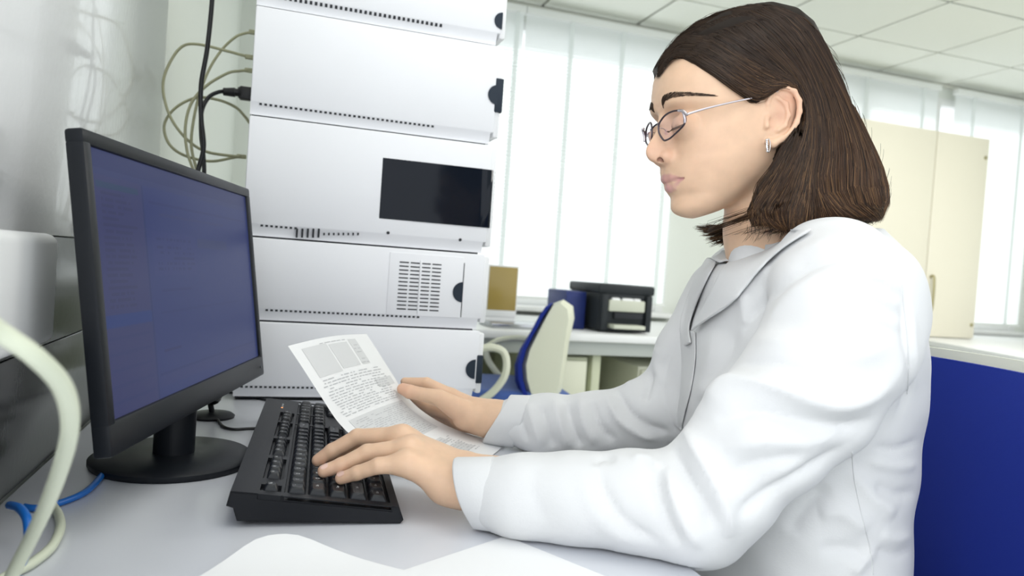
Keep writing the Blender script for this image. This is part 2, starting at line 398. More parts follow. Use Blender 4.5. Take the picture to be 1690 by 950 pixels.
for g, (s, names) in enumerate(((2.0, ['F1', 'F2', 'F3', 'F4']), (6.5, ['F5', 'F6', 'F7', 'F8']), (11.0, ['F9', 'F10', 'F11', 'F12']))):
    for i, nme in enumerate(names): key(u_+s*U+i*.0183, VF, .0181, nme, .0150)
for i, nme in enumerate(['Prt', 'Scr', 'Pau']): key(u_+15.25*U+i*.0183, VF, .0181, nme, .0150)
def row(v, items, start=0):
    x = start
    for it in items:
        nme, wd = it if isinstance(it, tuple) else (it, 1)
        if nme is not None: key(u_+x*U, v, wd*U, nme)
        x += wd
row(RV[0], list('`1234567890-=')+[('Bksp', 2)]); row(RV[1], [('Tab', 1.5)]+list('QWERTYUIOP[]')+[('\\', 1.5)])
row(RV[2], [('Caps', 1.75)]+list("ASDFGHJKL;'")+[('Enter', 2.25)]); row(RV[3], [('Shift', 2.25)]+list('ZXCVBNM,./')+[('Shift', 2.75)])
row(RV[4], [('Ctrl', 1.25), ('Win', 1.25), ('Alt', 1.25), ('', 6.25), ('Alt', 1.25), ('Win', 1.25), ('Fn', 1.25), ('Ctrl', 1.25)])
for r_, names in ((0, ['Ins', 'Hm', 'PU']), (1, ['Del', 'End', 'PD'])): row(RV[r_], names, 15.25)
row(RV[3], ['^'], 16.25); row(RV[4], ['<', 'v', '>'], 15.25)
row(RV[0], ['Num', '/', '*', '-'], 18.6); row(RV[1], list('789'), 18.6); row(RV[2], list('456'), 18.6); row(RV[3], list('123'), 18.6); row(RV[4], [('0', 2), '.'], 18.6)
for a, nme in ((1.5, '+'), (3.5, 'Ent')):
    vv = .0545+.0191*a; key(u_+21.6*U, vv, U, nme, .0182+.0191)
def text_mesh(s, size):
    cu = bpy.data.curves.new('txt', 'FONT'); cu.body = s; cu.size = size; cu.align_x = 'CENTER'; cu.align_y = 'CENTER'; cu.resolution_u = 2
    o = bpy.data.objects.new('txt', cu); me = bpy.data.meshes.new_from_object(o); bpy.data.objects.remove(o); bpy.data.curves.remove(cu); return me
lb_ = bmesh.new(); tmc = {}
for (s, v, u, wu, hv) in legends:
    if not s: continue
    if s not in tmc: tmc[s] = text_mesh(s, .0055 if len(s) < 2 else .0032)
    n0 = len(lb_.verts); lb_.from_mesh(tmc[s]); lb_.verts.ensure_lookup_table()
    M = Matrix.Translation((v, u, deck(v)-.004)) @ Matrix.Rotation(tilt, 4, 'Y') @ Matrix.Translation((-.0012, -.0005, .0088)) @ Matrix.Rotation(R(90), 4, 'Z')
    bmesh.ops.transform(lb_, matrix=M, verts=lb_.verts[n0:])
me = bpy.data.meshes.new('key_legends'); lb_.to_mesh(me); lb_.free()
tag(link_mesh('key_legends', me, K['legend_white'], t, world=False), kind='stuff')
for i in range(3): B().cyl((.022, .392+.012*i, deck(.022)-.001), (.022, .392+.012*i, deck(.022)+.0004), .0014, n=10).build('status_light', K['legend_white'] if i else mat('led_orange', (.9, .35, .12), .4, emis=1.5), t, world=False)
b = B()
for v in (.010, .014):
    for y in (.05, .40): b.box((v-.006, y-.012, -.0), (v+.006, y+.012, .008), .001)
b.build('folding_foot', K['black_plastic'], t, world=False)
del t

# ------------------------------------------------------------------ instrument stack
YS = 1.29; SL, SR = -.053, .3685; SD = .34
def FX(px, py): q = PY(px, py, YS); return q.x, q.z
g1 = (FX(419.5, 3.5)[1]+FX(822, 74.7)[1])/2; g2 = (FX(407, 183)[1]+FX(810, 240)[1])/2
g3 = (FX(428, 387.5)[1]+FX(792, 419)[1])/2; g4 = (FX(439, 526.6)[1]+FX(786, 546)[1])/2; g5 = .756
ZG = [g5, g4, g3, g2, g1, g1+.14]
def module(i, label, holes=None, sliver=True):
    z0, z1 = ZG[i], ZG[i+1]
    t = empty('instrument_module', ((SL+SR)/2, YS+SD/2, z0), 0, label, 'instrument', 'white instruments stacked on the desk')
    # housing: side wall proud above, stepped back ledge at the foot
    b = B(); b.box((SL, YS, z0+.020), (SR, YS+SD, z1-.0025), .003)
    b.prism([(SL, YS+.0005, z0+.021), (SL, YS+.0085, z0+.006), (SL, YS+.0085, z0+.0006), (SL, YS+SD-.008, z0+.0006), (SL, YS+SD-.008, z0+.021)], (SR-.006-SL, 0, 0))
    b.build('housing', K['white_metal'], t)
    b = B(); b.box((SL+.003, YS+.012, z0-.0026), (SR-.012, YS+SD-.01, z0+.001)); b.build('base_gap', K['slot_dark'], t)
    if holes:
        (xa, xb, n, hh) = holes; b = B()
        for k in range(n):
            x = xa+(xb-xa)*k/(n-1); b.box((x-.0021, YS+.0012, z0+.0205-hh*1.15), (x+.0021, YS+.012, z0+.0207), M=None)
        tag(b.build('vent_slots', K['slot_dark'], t), kind='stuff')
    B().box((SR-.0015, YS+.003, z0+.012), (SR+.010, YS+SD-.003, z1-.006), .004).build('front_door', K['white_plastic'], t)
    return t
def half_disc(t, px, py, r=.0135):
    x, z = FX(px, py); b = B()
    pts = [(x+r*math.cos(a), YS-.0016, z+r*math.sin(a)) for a in np.linspace(R(90), R(270), 20)]
    b.prism(pts, (0, .003, 0)); b.build('door_catch', K['clasp'], t); return x, z
t = module(4, 'white instrument at the top of the stack cut off by the frame', (FX(462, 2)[0], FX(728, 40)[0], 34, .0052)); half_disc(t, 829, 35, .0150)
t = module(3, 'plain white instrument second from the top of the stack', (FX(430, 172)[0], FX(714, 212)[0], 37, .0036))
x, z = half_disc(t, 821, 157, .0180); B().box((SR-.0030, YS-.0012, z-.031), (SR+.0125, YS+.06, z+.031), .002).build('catch_bar', K['clasp'], t)
t = module(2, 'white instrument with a dark smoked window in the middle of the stack', (FX(432, 372)[0], FX(488, 377)[0], 8, .0036))
xa, za = FX(632, 260); xb, zb = FX(629, 361); zt = za; z_b = (zb+FX(812, 376)[1])/2
b = B(); rows = []
xr = FX(821, 320)[0]-.014
sec_ = [(xa, YS-.0006), (xr-.02, YS-.0030), (xr, YS-.0010), (xr+.010, YS+.008), (xr+.014, YS+.03), (xr+.016, YS+.20), (xr+.006, YS+.20), (xr-.004, YS+.02), (xa, YS+.004)]
b.prism([(p[0], p[1], z_b) for p in sec_], (0, 0, zt-z_b))
bmesh.ops.bevel(b.bm, geom=[e for e in b.bm.edges], offset=.0006, segments=1, affect='EDGES')
b.build('smoked_window', K['smoke_glass'], t)
b = B()
for k in range(5):
    x = FX(490+9*k, 384)[0]; b.box((x-.0016, YS-.0004, FX(490+9*k, 392)[1]), (x+.0016, YS+.004, FX(490+9*k, 377)[1]))
for k in range(8): x = FX(535+8*k, 386)[0]; b.box((x-.0012, YS-.0004, FX(535+8*k, 388)[1]), (x+.0012, YS+.004, FX(535+8*k, 384)[1]))
tag(b.build('vent_slots', K['slot_dark'], t), kind='stuff')
for (px, py) in ((640.5, 384), (759.5, 395.5)):
    x, z = FX(px, py); B().cyl((x, YS-.0008, z), (x, YS+.002, z), .0028, n=16).build('screw', K['slot_dark'], t)
t = module(1, 'white instrument with a slotted grille near its front corner', (FX(440, 515)[0], FX(690, 526)[0], 34, .0036))
x0, x1 = FX(656, 470)[0], FX(728, 470)[0]; zt, zb = FX(690, 431)[1], FX(690, 514)[1]
B().box((FX(640, 470)[0], YS-.0016, zb-.008), (FX(763, 470)[0], YS+.003, ZG[2]-.010), .0014).build('access_panel', K['white_metal'], t)
b = B()
for c_ in range(4):
    xx0 = x0+(x1-x0)*c_/4+.001; xx1 = x0+(x1-x0)*(c_+1)/4-.0022
    for r_ in range(13):
        z = zb+(zt-zb)*(r_+.5)/13; b.box((xx0, YS-.0020, z-.0011), (xx1, YS-.0012, z+.0011))
b.build('grille_slot', K['slot_dark'], t)['kind'] = 'stuff'
B().box(((x0+x1)/2-.0018, YS-.0040, zb-.004), ((x0+x1)/2+.0018, YS-.0016, zt+.002), .001).build('grille_rib', K['white_metal'], t)
x, z = FX(763, 482); b = B()
b.prism([(x+.0185*math.cos(a), YS-.0030, z+.0185*math.sin(a)) for a in np.linspace(R(90), R(270), 20)], (0, .003, 0)); b.build('door_catch', K['clasp'], t)
B().box((x-.0002, YS-.0018, zb-.006), (x+.0006, YS, zt+.003)).build('panel_joint', K['slot_dark'], t)
t = module(0, 'white instrument at the bottom of the stack standing on the desk', (FX(398, 650)[0], FX(700, 655)[0], 42, .0036))
x, z = half_disc(t, 784, 609, .0180); B().box((SR-.0030, YS-.0012, z-.026), (SR+.0095, YS+.06, z+.026), .002).build('catch_bar', K['clasp'], t)
for xx in (SL+.02, SR-.04):
    for yy in (YS+.03, YS+SD-.05): B().cyl((xx+.01, yy+.01, .7500), (xx+.01, yy+.01, g5+.001), .010, n=12).build('foot', K['slot_dark'], t)

# ------------------------------------------------------------------ cables
def cable(name, pts, r, m, label, plug=None, sub=8, extra=None):
    b = B().tube(pts, r, 8, sub); root = None
    if plug is None and extra is None: return tag(b.build(name, m, smooth=180), label, 'cable', 'cables' if name == 'cable' else name.replace('_', ' ')+'s around the desk')
    root = empty(name, pts[0], 0, label, 'cable', name.replace('_', ' ')+'s around the desk'); b.build('cord', m, root, smooth=180)
    if plug: plug(root)
    return root
DC = 1.40
def px_pts(l, d): return [P(x, y, d if not hasattr(d, '__len__') else float(np.interp(i, np.linspace(0, len(l)-1, len(d)), d))) for i, (x, y) in enumerate(l)]
def jack(q):
    def f(root): B().box((q.x-.006, q.y-.0045, q.z-.004), (q.x+.012, q.y+.0045, q.z+.004), .001).build('plug', K['cable_beige'], root)
    return f
cb = K['cable_beige']
l1 = [(412, 94), (396, 90), (378, 85), (326, 73), (299, 78), (278, 108), (269, 139), (274, 174), (288, 205), (312, 233), (340, 250), (380, 257), (398, 258)]
cable('network_cable', px_pts(l1, 1.42), .0028, cb, 'beige network cable making the widest loop left of the instruments', jack(P(410, 94, 1.42)))
cable('network_cable', px_pts([(418, 53), (404, 55), (389, 61), (368, 80), (347, 111), (330, 153), (319, 201), (316, 243), (326, 285), (340, 340), (350, 420)], [1.46, 1.46, 1.40, 1.37]), .0028, cb, 'beige network cable leaving the instruments highest up', jack(P(416, 53, 1.46)))
cable('network_cable', px_pts([(412, 116), (396, 117), (375, 121), (340, 142), (316, 170), (306, 208), (309, 250), (322, 290), (335, 350), (340, 420)], [1.47, 1.43, 1.38, 1.36]), .0028, cb, 'beige network cable in the middle just above the black plug', jack(P(409, 116, 1.47)))
cable('network_cable', px_pts([(412, 203), (404, 192), (389, 177), (361, 165), (326, 161), (295, 174), (276, 194), (271, 215), (281, 240), (306, 257), (347, 266), (385, 260), (398, 258)], [1.47, 1.45, 1.445, 1.445, 1.47]), .0028, cb, 'beige network cable in the lowest loop below the black plug', jack(P(396, 258, 1.47)))
cable('power_cord', [Vector((XL+.006, P(352, -160, 1.33).y, 2.15)), Vector((XL+.05, P(352, -160, 1.33).y, 2.0))]+px_pts([(352, -160), (351, -60), (350, 0), (342, 80), (332, 139), (332, 194), (336, 243), (326, 285), (310, 360), (300, 430)], 1.33), .0042, K['cable_black'], 'long black cord hanging down the left of the instruments')
def iec(root):
    q = P(404, 153.5, 1.44); a = P(366, 151, 1.43); dr = (q-a).normalized()
    B().cyl(q-dr*.040, q-dr*.018, .0075, .0095, 14).cyl(q-dr*.018, q-dr*.012, .0075, .0075, 14).cyl(q-dr*.012, q-dr*.006, .011, .012, 14).build('strain_relief', K['cable_black'], root)
    B().box((q.x-.010, q.y-.009, q.z-.014), (q.x+.020, q.y+.009, q.z+.012), .003).build('plug', K['cable_black'], root)
cable('power_cord', px_pts([(372, 151), (360, 152), (344, 161), (333, 184), (332, 222), (336, 260), (336, 300), (325, 380), (318, 440)], [1.432, 1.37, 1.355]), .0040, K['cable_black'], 'black cord ending in a moulded mains plug beside the instruments', iec)
# foreground cables
cable('network_cable', px_pts([(-120, 470), (-40, 520), (0, 548), (60, 590), (104, 640), (116, 700), (102, 765), (78, 830), (50, 890), (22, 945), (-5, 1000)], [.27, .28, .30, .34, .40, .455, .455]), .0042, K['cable_pale'], 'thick pale green cable arching in the left foreground')
def on_desk(l, r): return [PZ(x, y, .75+r) for x, y in l]
cable('network_cable', on_desk([(85, 832), (97, 850), (99, 872), (85, 902), (55, 927), (25, 943), (-10, 962)], .0042), .0040, K['cable_pale'], 'short pale cable loop lying on the desk in the left foreground')
cable('network_cable', on_desk([(210, 735), (186, 758), (165, 788), (140, 812), (100, 829), (62, 838), (40, 836)], .0034), .0033, K['cable_blue'], 'blue cable running from under the monitor across the desk')
cable('network_cable', px_pts([(16, 833), (32, 838), (44, 855), (47, 885), (42, 915), (28, 945), (10, 975)], [.60, .56, .545, .54, .53]), .0034, K['cable_blue'], 'short blue cable end bent upright beside the pale cable')
cable('cable', on_desk([(354, 678), (358, 690), (368, 703), (385, 708), (410, 707), (440, 706)], .0022), .0021, K['cable_black'], 'thin black cord curling from the round stand to the keyboard')
cable('cable', on_desk([(330, 640), (370, 645), (398, 651), (425, 656), (450, 663), (470, 668)], .0022), .0022, K['cable_black'], 'thin black cord on the desk in front of the bottom instrument')

# ------------------------------------------------------------------ papers
def sheet(name, rows, m, parent, th=.00015):
    return B().strip(rows).build(name, m, parent, smooth=180, fix=False)
redge = cat(px_pts([(605, 551), (626, 583), (650, 621), (672, 654), (700, 680), (740, 703), (785, 719), (838, 730)], [1.04, 1.045, 1.05, 1.05, 1.05]), 5)
for q in redge: q.z = max(q.z, .7508)
ev = CH(-.25, -.97, 0)-CH(0, 0, 0); ev.z = 0; ev.normalize(); PWd = .205
t = empty('printed_form', redge[-1], 0, 'printed paper form held up by the far hand above the keyboard', 'paper')
rows = []
for i, q in enumerate(redge):
    rows.append([q+ev*(PWd*k/20)+Vector((0, 0, .004*math.sin(math.pi*k/20)*(1-i/len(redge)))) for k in range(21)])
sheet('sheet', rows, K['paper'], t)
GL = len(rows)-1
def surf(s, a):                       # s: 0 top .. 1 bottom, a: 0 right edge .. 1 left edge
    fi = min(max(s*GL, 0), GL-1e-6); fk = min(max(a*20, 0), 20-1e-6); i, k = int(fi), int(fk); u, v = fi-i, fk-k
    p = (rows[i][k]*(1-u)+rows[i+1][k]*u)*(1-v)+(rows[i][k+1]*(1-u)+rows[i+1][k+1]*u)*v
    n = (rows[i+1][k]-rows[i][k]).cross(rows[i][k+1]-rows[i][k]).normalized()
    if n.dot(CAM-p) < 0: n = -n
    return p+n*.0003
def patch(b, s0, s1, a0, a1, off=0):
    ns = max(1, int((s1-s0)*GL*1.5)); na = max(1, int((a1-a0)*14))
    b.strip([[surf(s0+(s1-s0)*i/ns, a0+(a1-a0)*k/na) for k in range(na+1)] for i in range(ns+1)])
rnd = random.Random(3)
def clean(b): return b
bL, bM, bT = B(), B(), B()
def surf2(s, a, h): 
    p = surf(s, a); return p
for (s0, s1, a0, a1) in ((.045, .20, .62, .90), (.055, .19, .36, .60), (.04, .19, .22, .33), (.275, .325, .05, .30), (.44, .69, .12, .90), (.75, .80, .30, .55), (.70, .745, .55, .92), (.83, .90, .25, .75)): patch(bL, s0, s1, a0, a1)
bL.build('printed_block', K['ink_light'], t, fix=False)
surf_old = surf
def surf(s, a): 
    p = surf_old(s, a); return p+(CAM-p).normalized()*.0004
for (s0, s1, a0, a1, n) in ((.03, .05, .35, .75, 1), (.07, .19, .20, .32, 6), (.21, .42, .10, .92, 15), (.455, .68, .14, .88, 18), (.71, .74, .56, .90, 3), (.76, .92, .20, .80, 11)):
    for k in range(n):
        s = s0+(s1-s0)*(k+.5)/n; a = a0+rnd.random()*.06
        while a < a1-.03:
            wdt = rnd.uniform(.015, .07)
            if rnd.random() < .85: patch(bM, s-.0021, s+.0021, a, min(a+wdt, a1))
            a += wdt+rnd.uniform(.008, .025)
tag(bM.build('printed_text', K['ink_mid'], t, fix=False), kind='stuff')
# sheet flat on the desk, its corner towards the keyboard
c0_ = PZ(835, 885, .7507); a_ = PZ(640, 950, .7507)-c0_; b_ = PZ(1000, 950, .7507)-c0_; a_.normalize(); b_.normalize()
b_ = (b_-a_*b_.dot(a_)).normalized()
t = B().strip([[c0_+a_*(.297*i/8)+b_*(.21*k/6)+Vector((0, 0, .0006)) for k in range(7)] for i in range(9)])
tag(t.build('paper_sheet', K['paper'], fix=False, smooth=180), 'blank white sheet lying flat on the desk in front of the sleeve', 'paper', 'loose sheets on the desk')
c1_ = PZ(452, 893, .7507); a_ = (PZ(330, 955, .7507)-c1_).normalized(); b_ = (PZ(570, 952, .7507)-c1_).normalized(); b_ = (b_-a_*b_.dot(a_)).normalized()
rows2 = []
for i in range(21):
    rr = []
    for k in range(17):
        x, y = .26*i/20, .2*k/16; rc = .035
        if x < rc and y < rc:
            dd = math.hypot(rc-x, rc-y); mx = max(rc-x, rc-y)
            if dd > 1e-6: s_ = mx/dd; x, y = rc-(rc-x)*s_, rc-(rc-y)*s_
        rr.append(c1_+a_*x+b_*y+Vector((0, 0, .001+.012*math.exp(-((x+y)/.06)**2))))
    rows2.append(rr)
tag(B().strip(rows2).build('paper_sheet', K['paper'], fix=False, smooth=180), 'blank white sheet with a curled corner at the bottom left', 'paper', 'loose sheets on the desk')

# ------------------------------------------------------------------ background furniture
# long worktop under the window with printer and laptop
YF = PZ(1000, 552, .75).y
t = empty('worktop_bench', (1.6, 3.4, 0), 0, 'white bench along the window carrying printer and laptop', 'bench')
B().box((.30, YF, .715), (2.55, YW-.16, .75), .006).build('worktop', K['white_plastic'], t)
B().box((.34, YF+.03, .655), (2.52, YF+.05, .714), .002).build('apron', K['grey_apron'], t)
B().box((.34, YW-.24, .05), (2.52, YW-.22, .714), .002).build('back_panel', K['green_cream'], t)
for x0, x1 in ((1.36, 1.40), (.34, .37), (2.49, 2.52)): B().box((x0, YF+.06, 0), (x1, YW-.25, .714), .002).build('side_panel', K['green_cream'], t)
t = empty('desk_pedestal', (1.2, YF+.3, 0), 0, 'pale green drawer pedestal under the window bench', 'cabinet')
B().box((1.06, YF+.07, .02), (1.34, YF+.55, .64), .004).build('carcass', K['green_cream'], t)
for k in range(3):
    B().box((1.07, YF+.05, .05+.195*k), (1.33, YF+.069, .235+.195*k), .004).build('drawer', K['cream_plastic'], t)
t = empty('storage_box', (1.95, 3.5, 0), 0, 'cream cabinet under the bench behind the far sleeve', 'cabinet')
q = PZ(1040, 640, .4)
B().box((1.62, YF+.12, .02), (2.3, YF+.55, .60), .004).build('carcass', K['cream_plastic'], t)
for x in (1.63, 1.965): B().box((x, YF+.10, .04), (x+.325, YF+.119, .585), .004).build('door', K['cream_plastic'], t)
# printer
pc = PZ(1012, 543, .75); dR = YF+.10
x0, x1 = PY(990, 540, dR).x, PY(1076, 540, dR).x; zt = PY(1030, 470, dR).z
xl0 = PY(957, 520, dR+.0).x
t = empty('printer', ((x0+x1)/2, dR+.15, .75), 0, 'dark grey laser printer with a pale paper slot on the window bench', 'printer')
H = zt-.75
B().box((x0, dR+.02, .755), (x1, dR+.36, zt-.03), .012).build('housing', K['printer_dark'], t)
B().box((x0-.012, dR+.012, zt-.045), (x1+.012, dR+.37, zt), .012).build('scanner_lid', K['printer_dark'], t)
B().box((x0+.005, dR, .758), (x0+.035, dR+.03, zt-.045), .006).build('front_frame', K['printer_dark'], t)
B().box((x1-.035, dR, .758), (x1-.005, dR+.03, zt-.045), .006).build('front_frame', K['printer_dark'], t)
B().box((x0+.04, dR+.004, .755+H*.42), (x1-.04, dR+.03, .755+H*.66), .006).build('paper_cover', K['printer_pale'], t)
B().box((x0+.07, dR+.002, .755+H*.27), (x1-.05, dR+.022, .755+H*.40), .003).build('output_slot', K['slot_dark'], t)
B().box((x0+.045, dR-.05, .755+H*.08), (x1-.06, dR+.03, .755+H*.16), .004).build('paper_tray', K['printer_pale'], t)
for fx_, wd in ((.20, .035), (.40, .045), (.62, .03)):
    xx = x0+(x1-x0)*fx_; B().box((xx, dR+.006, zt-.085), (xx+wd*1.3, dR+.022, zt-.060), .008, 3).build('button', K['white_plastic'], t)
# blue box beside it
xa = PY(934, 500, dR+.12).x; xb = PY(962, 500, dR+.12).x; zz = PY(945, 480, dR+.12).z
tag(B().box((xa, dR+.12, .7502), (xb+.015, dR+.36, zz), .004).build('file_box', K['blue_box']), 'dark blue box standing beside the printer', 'box')
# laptop
yl = YF+.25; xa, xb = PY(808, 440, yl).x, PY(855, 441, yl).x; zt_, zb_ = PY(830, 440, yl).z, PY(830, 512, yl).z
t = empty('laptop', ((xa+xb)/2, yl, .75), 0, 'open laptop with a yellowish screen on the bench beside the stack', 'laptop')
B().box((xa-.02, yl-.16, .7505), (xb+.08, yl+.04, .772), .004).build('keyboard_base', K['steel'], t)
B().box((xa-.006, yl, zb_-.03), (xb+.006, yl+.012, zt_+.008), .003).box((xa-.004, yl+.004, .772), (xb+.004, yl+.016, zb_-.02)).build('lid', K['white_plastic'], t)
B().box((xa+.001, yl-.0015, zb_), (xb+.001, yl+.002, zt_), .001).build('screen', K['laptop_screen'], t)
# far office chair
def chair_base(t, c, zs):
    B().cyl((c.x, c.y, .10), (c.x, c.y, zs-.06), .028).build('gas_column', K['black_plastic'], t)
    for k in range(5):
        a = 2*math.pi*k/5+.3; e = Vector((c.x+.27*math.cos(a), c.y+.27*math.sin(a), .075))
        B().tube([(c.x, c.y, .105), ((c.x+e.x)/2, (c.y+e.y)/2, .095), e], [.024, .020, .015], 8, 3).build('leg', K['cream_plastic'], t)
        B().cyl((e.x-.012, e.y, .028), (e.x+.012, e.y, .028), .027, n=16).build('castor', K['black_plastic'], t)
cc = P(835, 634, 2.70)
t = empty('office_chair', (cc.x, cc.y, 0), 0, 'blue and cream swivel chair at the window bench', 'chair')
DCh = (cc-CAM).dot(fw)
chair_base(t, cc, cc.z-.02)
b = B(); b.box((-.23, -.21, -.035), (.23, .21, .03), .03, 4, M=Matrix.Translation((cc.x-.02, cc.y, cc.z-.02)) @ Matrix.Rotation(R(-8), 4, 'Z')); b.build('seat', K['blue_seat'], t)
def slab(pts_front, pts_back, d0, d1, name, m, parent, inset=.03):
    b = B(); rows = []
    n = 12
    for k in range(n+1):
        s = k/n; dd = d0+(d1-d0)*s; e = math.sqrt(max(0, 1-(2*s-1)**6))*.9+.1
        loop = pts_front+pts_back[::-1]; cx = sum(p[0] for p in loop)/len(loop); cy = sum(p[1] for p in loop)/len(loop)
        rows.append([P(cx+(x-cx)*(.75+.25*e), cy+(y-cy)*(.93+.07*e), dd) for x, y in loop]+[P(cx+(loop[0][0]-cx)*(.75+.25*e), cy+(loop[0][1]-cy)*(.93+.07*e), dd)])
    b.strip(rows)
    for r_ in (rows[0][:-1], rows[-1][:-1]):
        try: b.bm.faces.new([b.bm.verts.new(p) for p in r_])
        except Exception: pass
    bmesh.ops.remove_doubles(b.bm, verts=b.bm.verts, dist=1e-5)
    return b.build(name, m, parent, smooth=45)
fr = [(908, 500), (893, 518), (875, 548), (858, 575), (849, 602), (850, 628), (862, 660), (868, 680)]
md = [(914, 500), (900, 520), (882, 550), (866, 577), (858, 603), (860, 628), (871, 660), (878, 680)]
bk = [(930, 494), (946, 505), (948, 525), (940, 560), (934, 600), (928, 640), (920, 664), (900, 684)]
slab(fr, md, DCh-.20, DCh+.22, 'back_cushion', K['blue_fabric'], t); slab(md, bk, DCh-.19, DCh+.21, 'backrest_shell', K['cream_plastic'], t)
for dd, pts in ((DCh-.24, [(792, 575), (812, 573), (830, 580), (836, 598), (832, 622), (815, 645), (795, 660)]), (DCh+.22, [(800, 575), (822, 562), (848, 558), (868, 560), (874, 566)]), (DCh+.22, [(800, 575), (806, 595), (818, 612), (828, 625), (834, 645)])):
    B().tube([P(x, y, dd) for x, y in pts], .013, 8, 5).build('armrest', K['cream_plastic'], t)
# right-hand counter, cupboard
t = empty('side_counter', (4.2, 3.3, 0), 0, 'pale counter with grey edge under the cream cupboard', 'counter')
e0, e1 = PZ(1500, 556, .77), PZ(1700, 592, .77)
poly = [(e0.x-.8, YW-.17), (e0.x-.8, e0.y-.02), (e0.x, e0.y-.02), (e1.x, e1.y), (e1.x+.1, e1.y-.6), (XR-.05, e1.y-.6), (XR-.05, YW-.17)]
b = B(); b.prism([(x, y, .74) for x, y in poly], (0, 0, .03)); b.build('worktop', K['white_plastic'], t)
b = B(); b.prism([(x+(.02 if i in (1, 2, 3, 4) else 0), y+(.02 if i in (1, 2, 3, 4) else 0), .0) for i, (x, y) in enumerate(poly)], (0, 0, .739)); b.build('carcass', K['grey_apron'], t)
yc = 3.42; xa, xb, xm = PY(1400, 190, yc).x-.05, PY(1620, 400, yc).x, PY(1541, 300, yc).x; zt = PY(1530, 212, yc).z
t = empty('cupboard', ((xa+xb)/2, yc+.2, .77), 0, 'cream two-door cupboard with a brass handle standing on the counter', 'cupboard')
B().box((xa, yc+.02, .7705), (xb, yc+.42, zt), .003).build('carcass', K['cream_panel'], t)
for a_, b_, hx in ((xa+.002, xm-.003, None), (xm+.003, xb-.002, PY(1533, 480, yc).x)):
    d_ = B().box((a_, yc, .775), (b_, yc+.019, zt-.003), .003).build('door', K['cream_panel'], t)
    if hx:
        z0, z1 = PY(1530, 510, yc).z, PY(1534, 457, yc).z; hx = xm+.035
        B().tube([(hx, yc, z0), (hx, yc-.03, z0+.006), (hx, yc-.03, z1-.006), (hx, yc, z1)], .008, 8, 5).build('handle', K['brass'], d_)
        for z in (.86, zt-.12): B().cyl((b_-.025, yc-.004, z), (b_-.025, yc, z), .012, n=12).build('hinge', K['brass'], d_)
    else:
        B().cyl((a_+.12, yc-.004, zt-.1), (a_+.12, yc, zt-.1), .01, n=12).build('hinge', K['brass'], d_)

# her chair
def SC(xc, d, z): return CH(xc, d, z)
cs = SC(.43, .84, 0)
t = empty('office_chair', (cs.x, cs.y, 0), 0, 'blue swivel chair the woman sits on, its backrest at the right edge', 'chair')
chair_base(t, cs, .45)
def loftz(t, name, m, x0, x1, d0, d1, z0, z1, lean=.05, wrap=.05):
    b = B(); rows = []; n = 18
    for iz in range(n+1):
        s = iz/n; z = z0+(z1-z0)*s; hw = (d1-d0)/2*(1-.12*abs(2*s-1)**4); rr = []
        th = (x1-x0)*math.sqrt(max(.02, 1-(2*s-1)**10))
        loop = []
        for k in range(17): v = -1+2*k/16; loop.append((x0-wrap*v*v+lean*s, (d0+d1)/2+hw*v))
        for k in range(17): v = 1-2*k/16; loop.append((x0+th-wrap*v*v*.9+lean*s, (d0+d1)/2+hw*v*1.0+.004*v))
        loop.append(loop[0]); rows.append([SC(x, d, z) for x, d in loop])
    b.strip(rows); b.bm.faces.new([b.bm.verts.new(p) for p in rows[0][:-1]]); b.bm.faces.new([b.bm.verts.new(p) for p in rows[-1][:-1]])
    bmesh.ops.remove_doubles(b.bm, verts=b.bm.verts, dist=1e-5); return b.build(name, m, t, smooth=60)
loftz(t, 'back_cushion', K['blue_fabric'], .528, .572, .58, 1.08, .50, .925)
loftz(t, 'backrest_shell', K['cream_plastic'], .574, .596, .575, 1.085, .52, .934)
b = B(); b.tube([SC(.43, .84, .40), SC(.60, .84, .40), SC(.65, .84, .48), SC(.645, .84, .60)], .02, 8, 5); b.build('back_bracket', K['black_plastic'], t)
b = B(); b.box((-.24, -.24, -.03), (.22, .24, .03), .03, 4, M=Matrix.Translation((cs.x-.02, cs.y, .45)) @ Matrix.Rotation(-YAW, 4, 'Z')); b.build('seat', K['blue_fabric'], t)

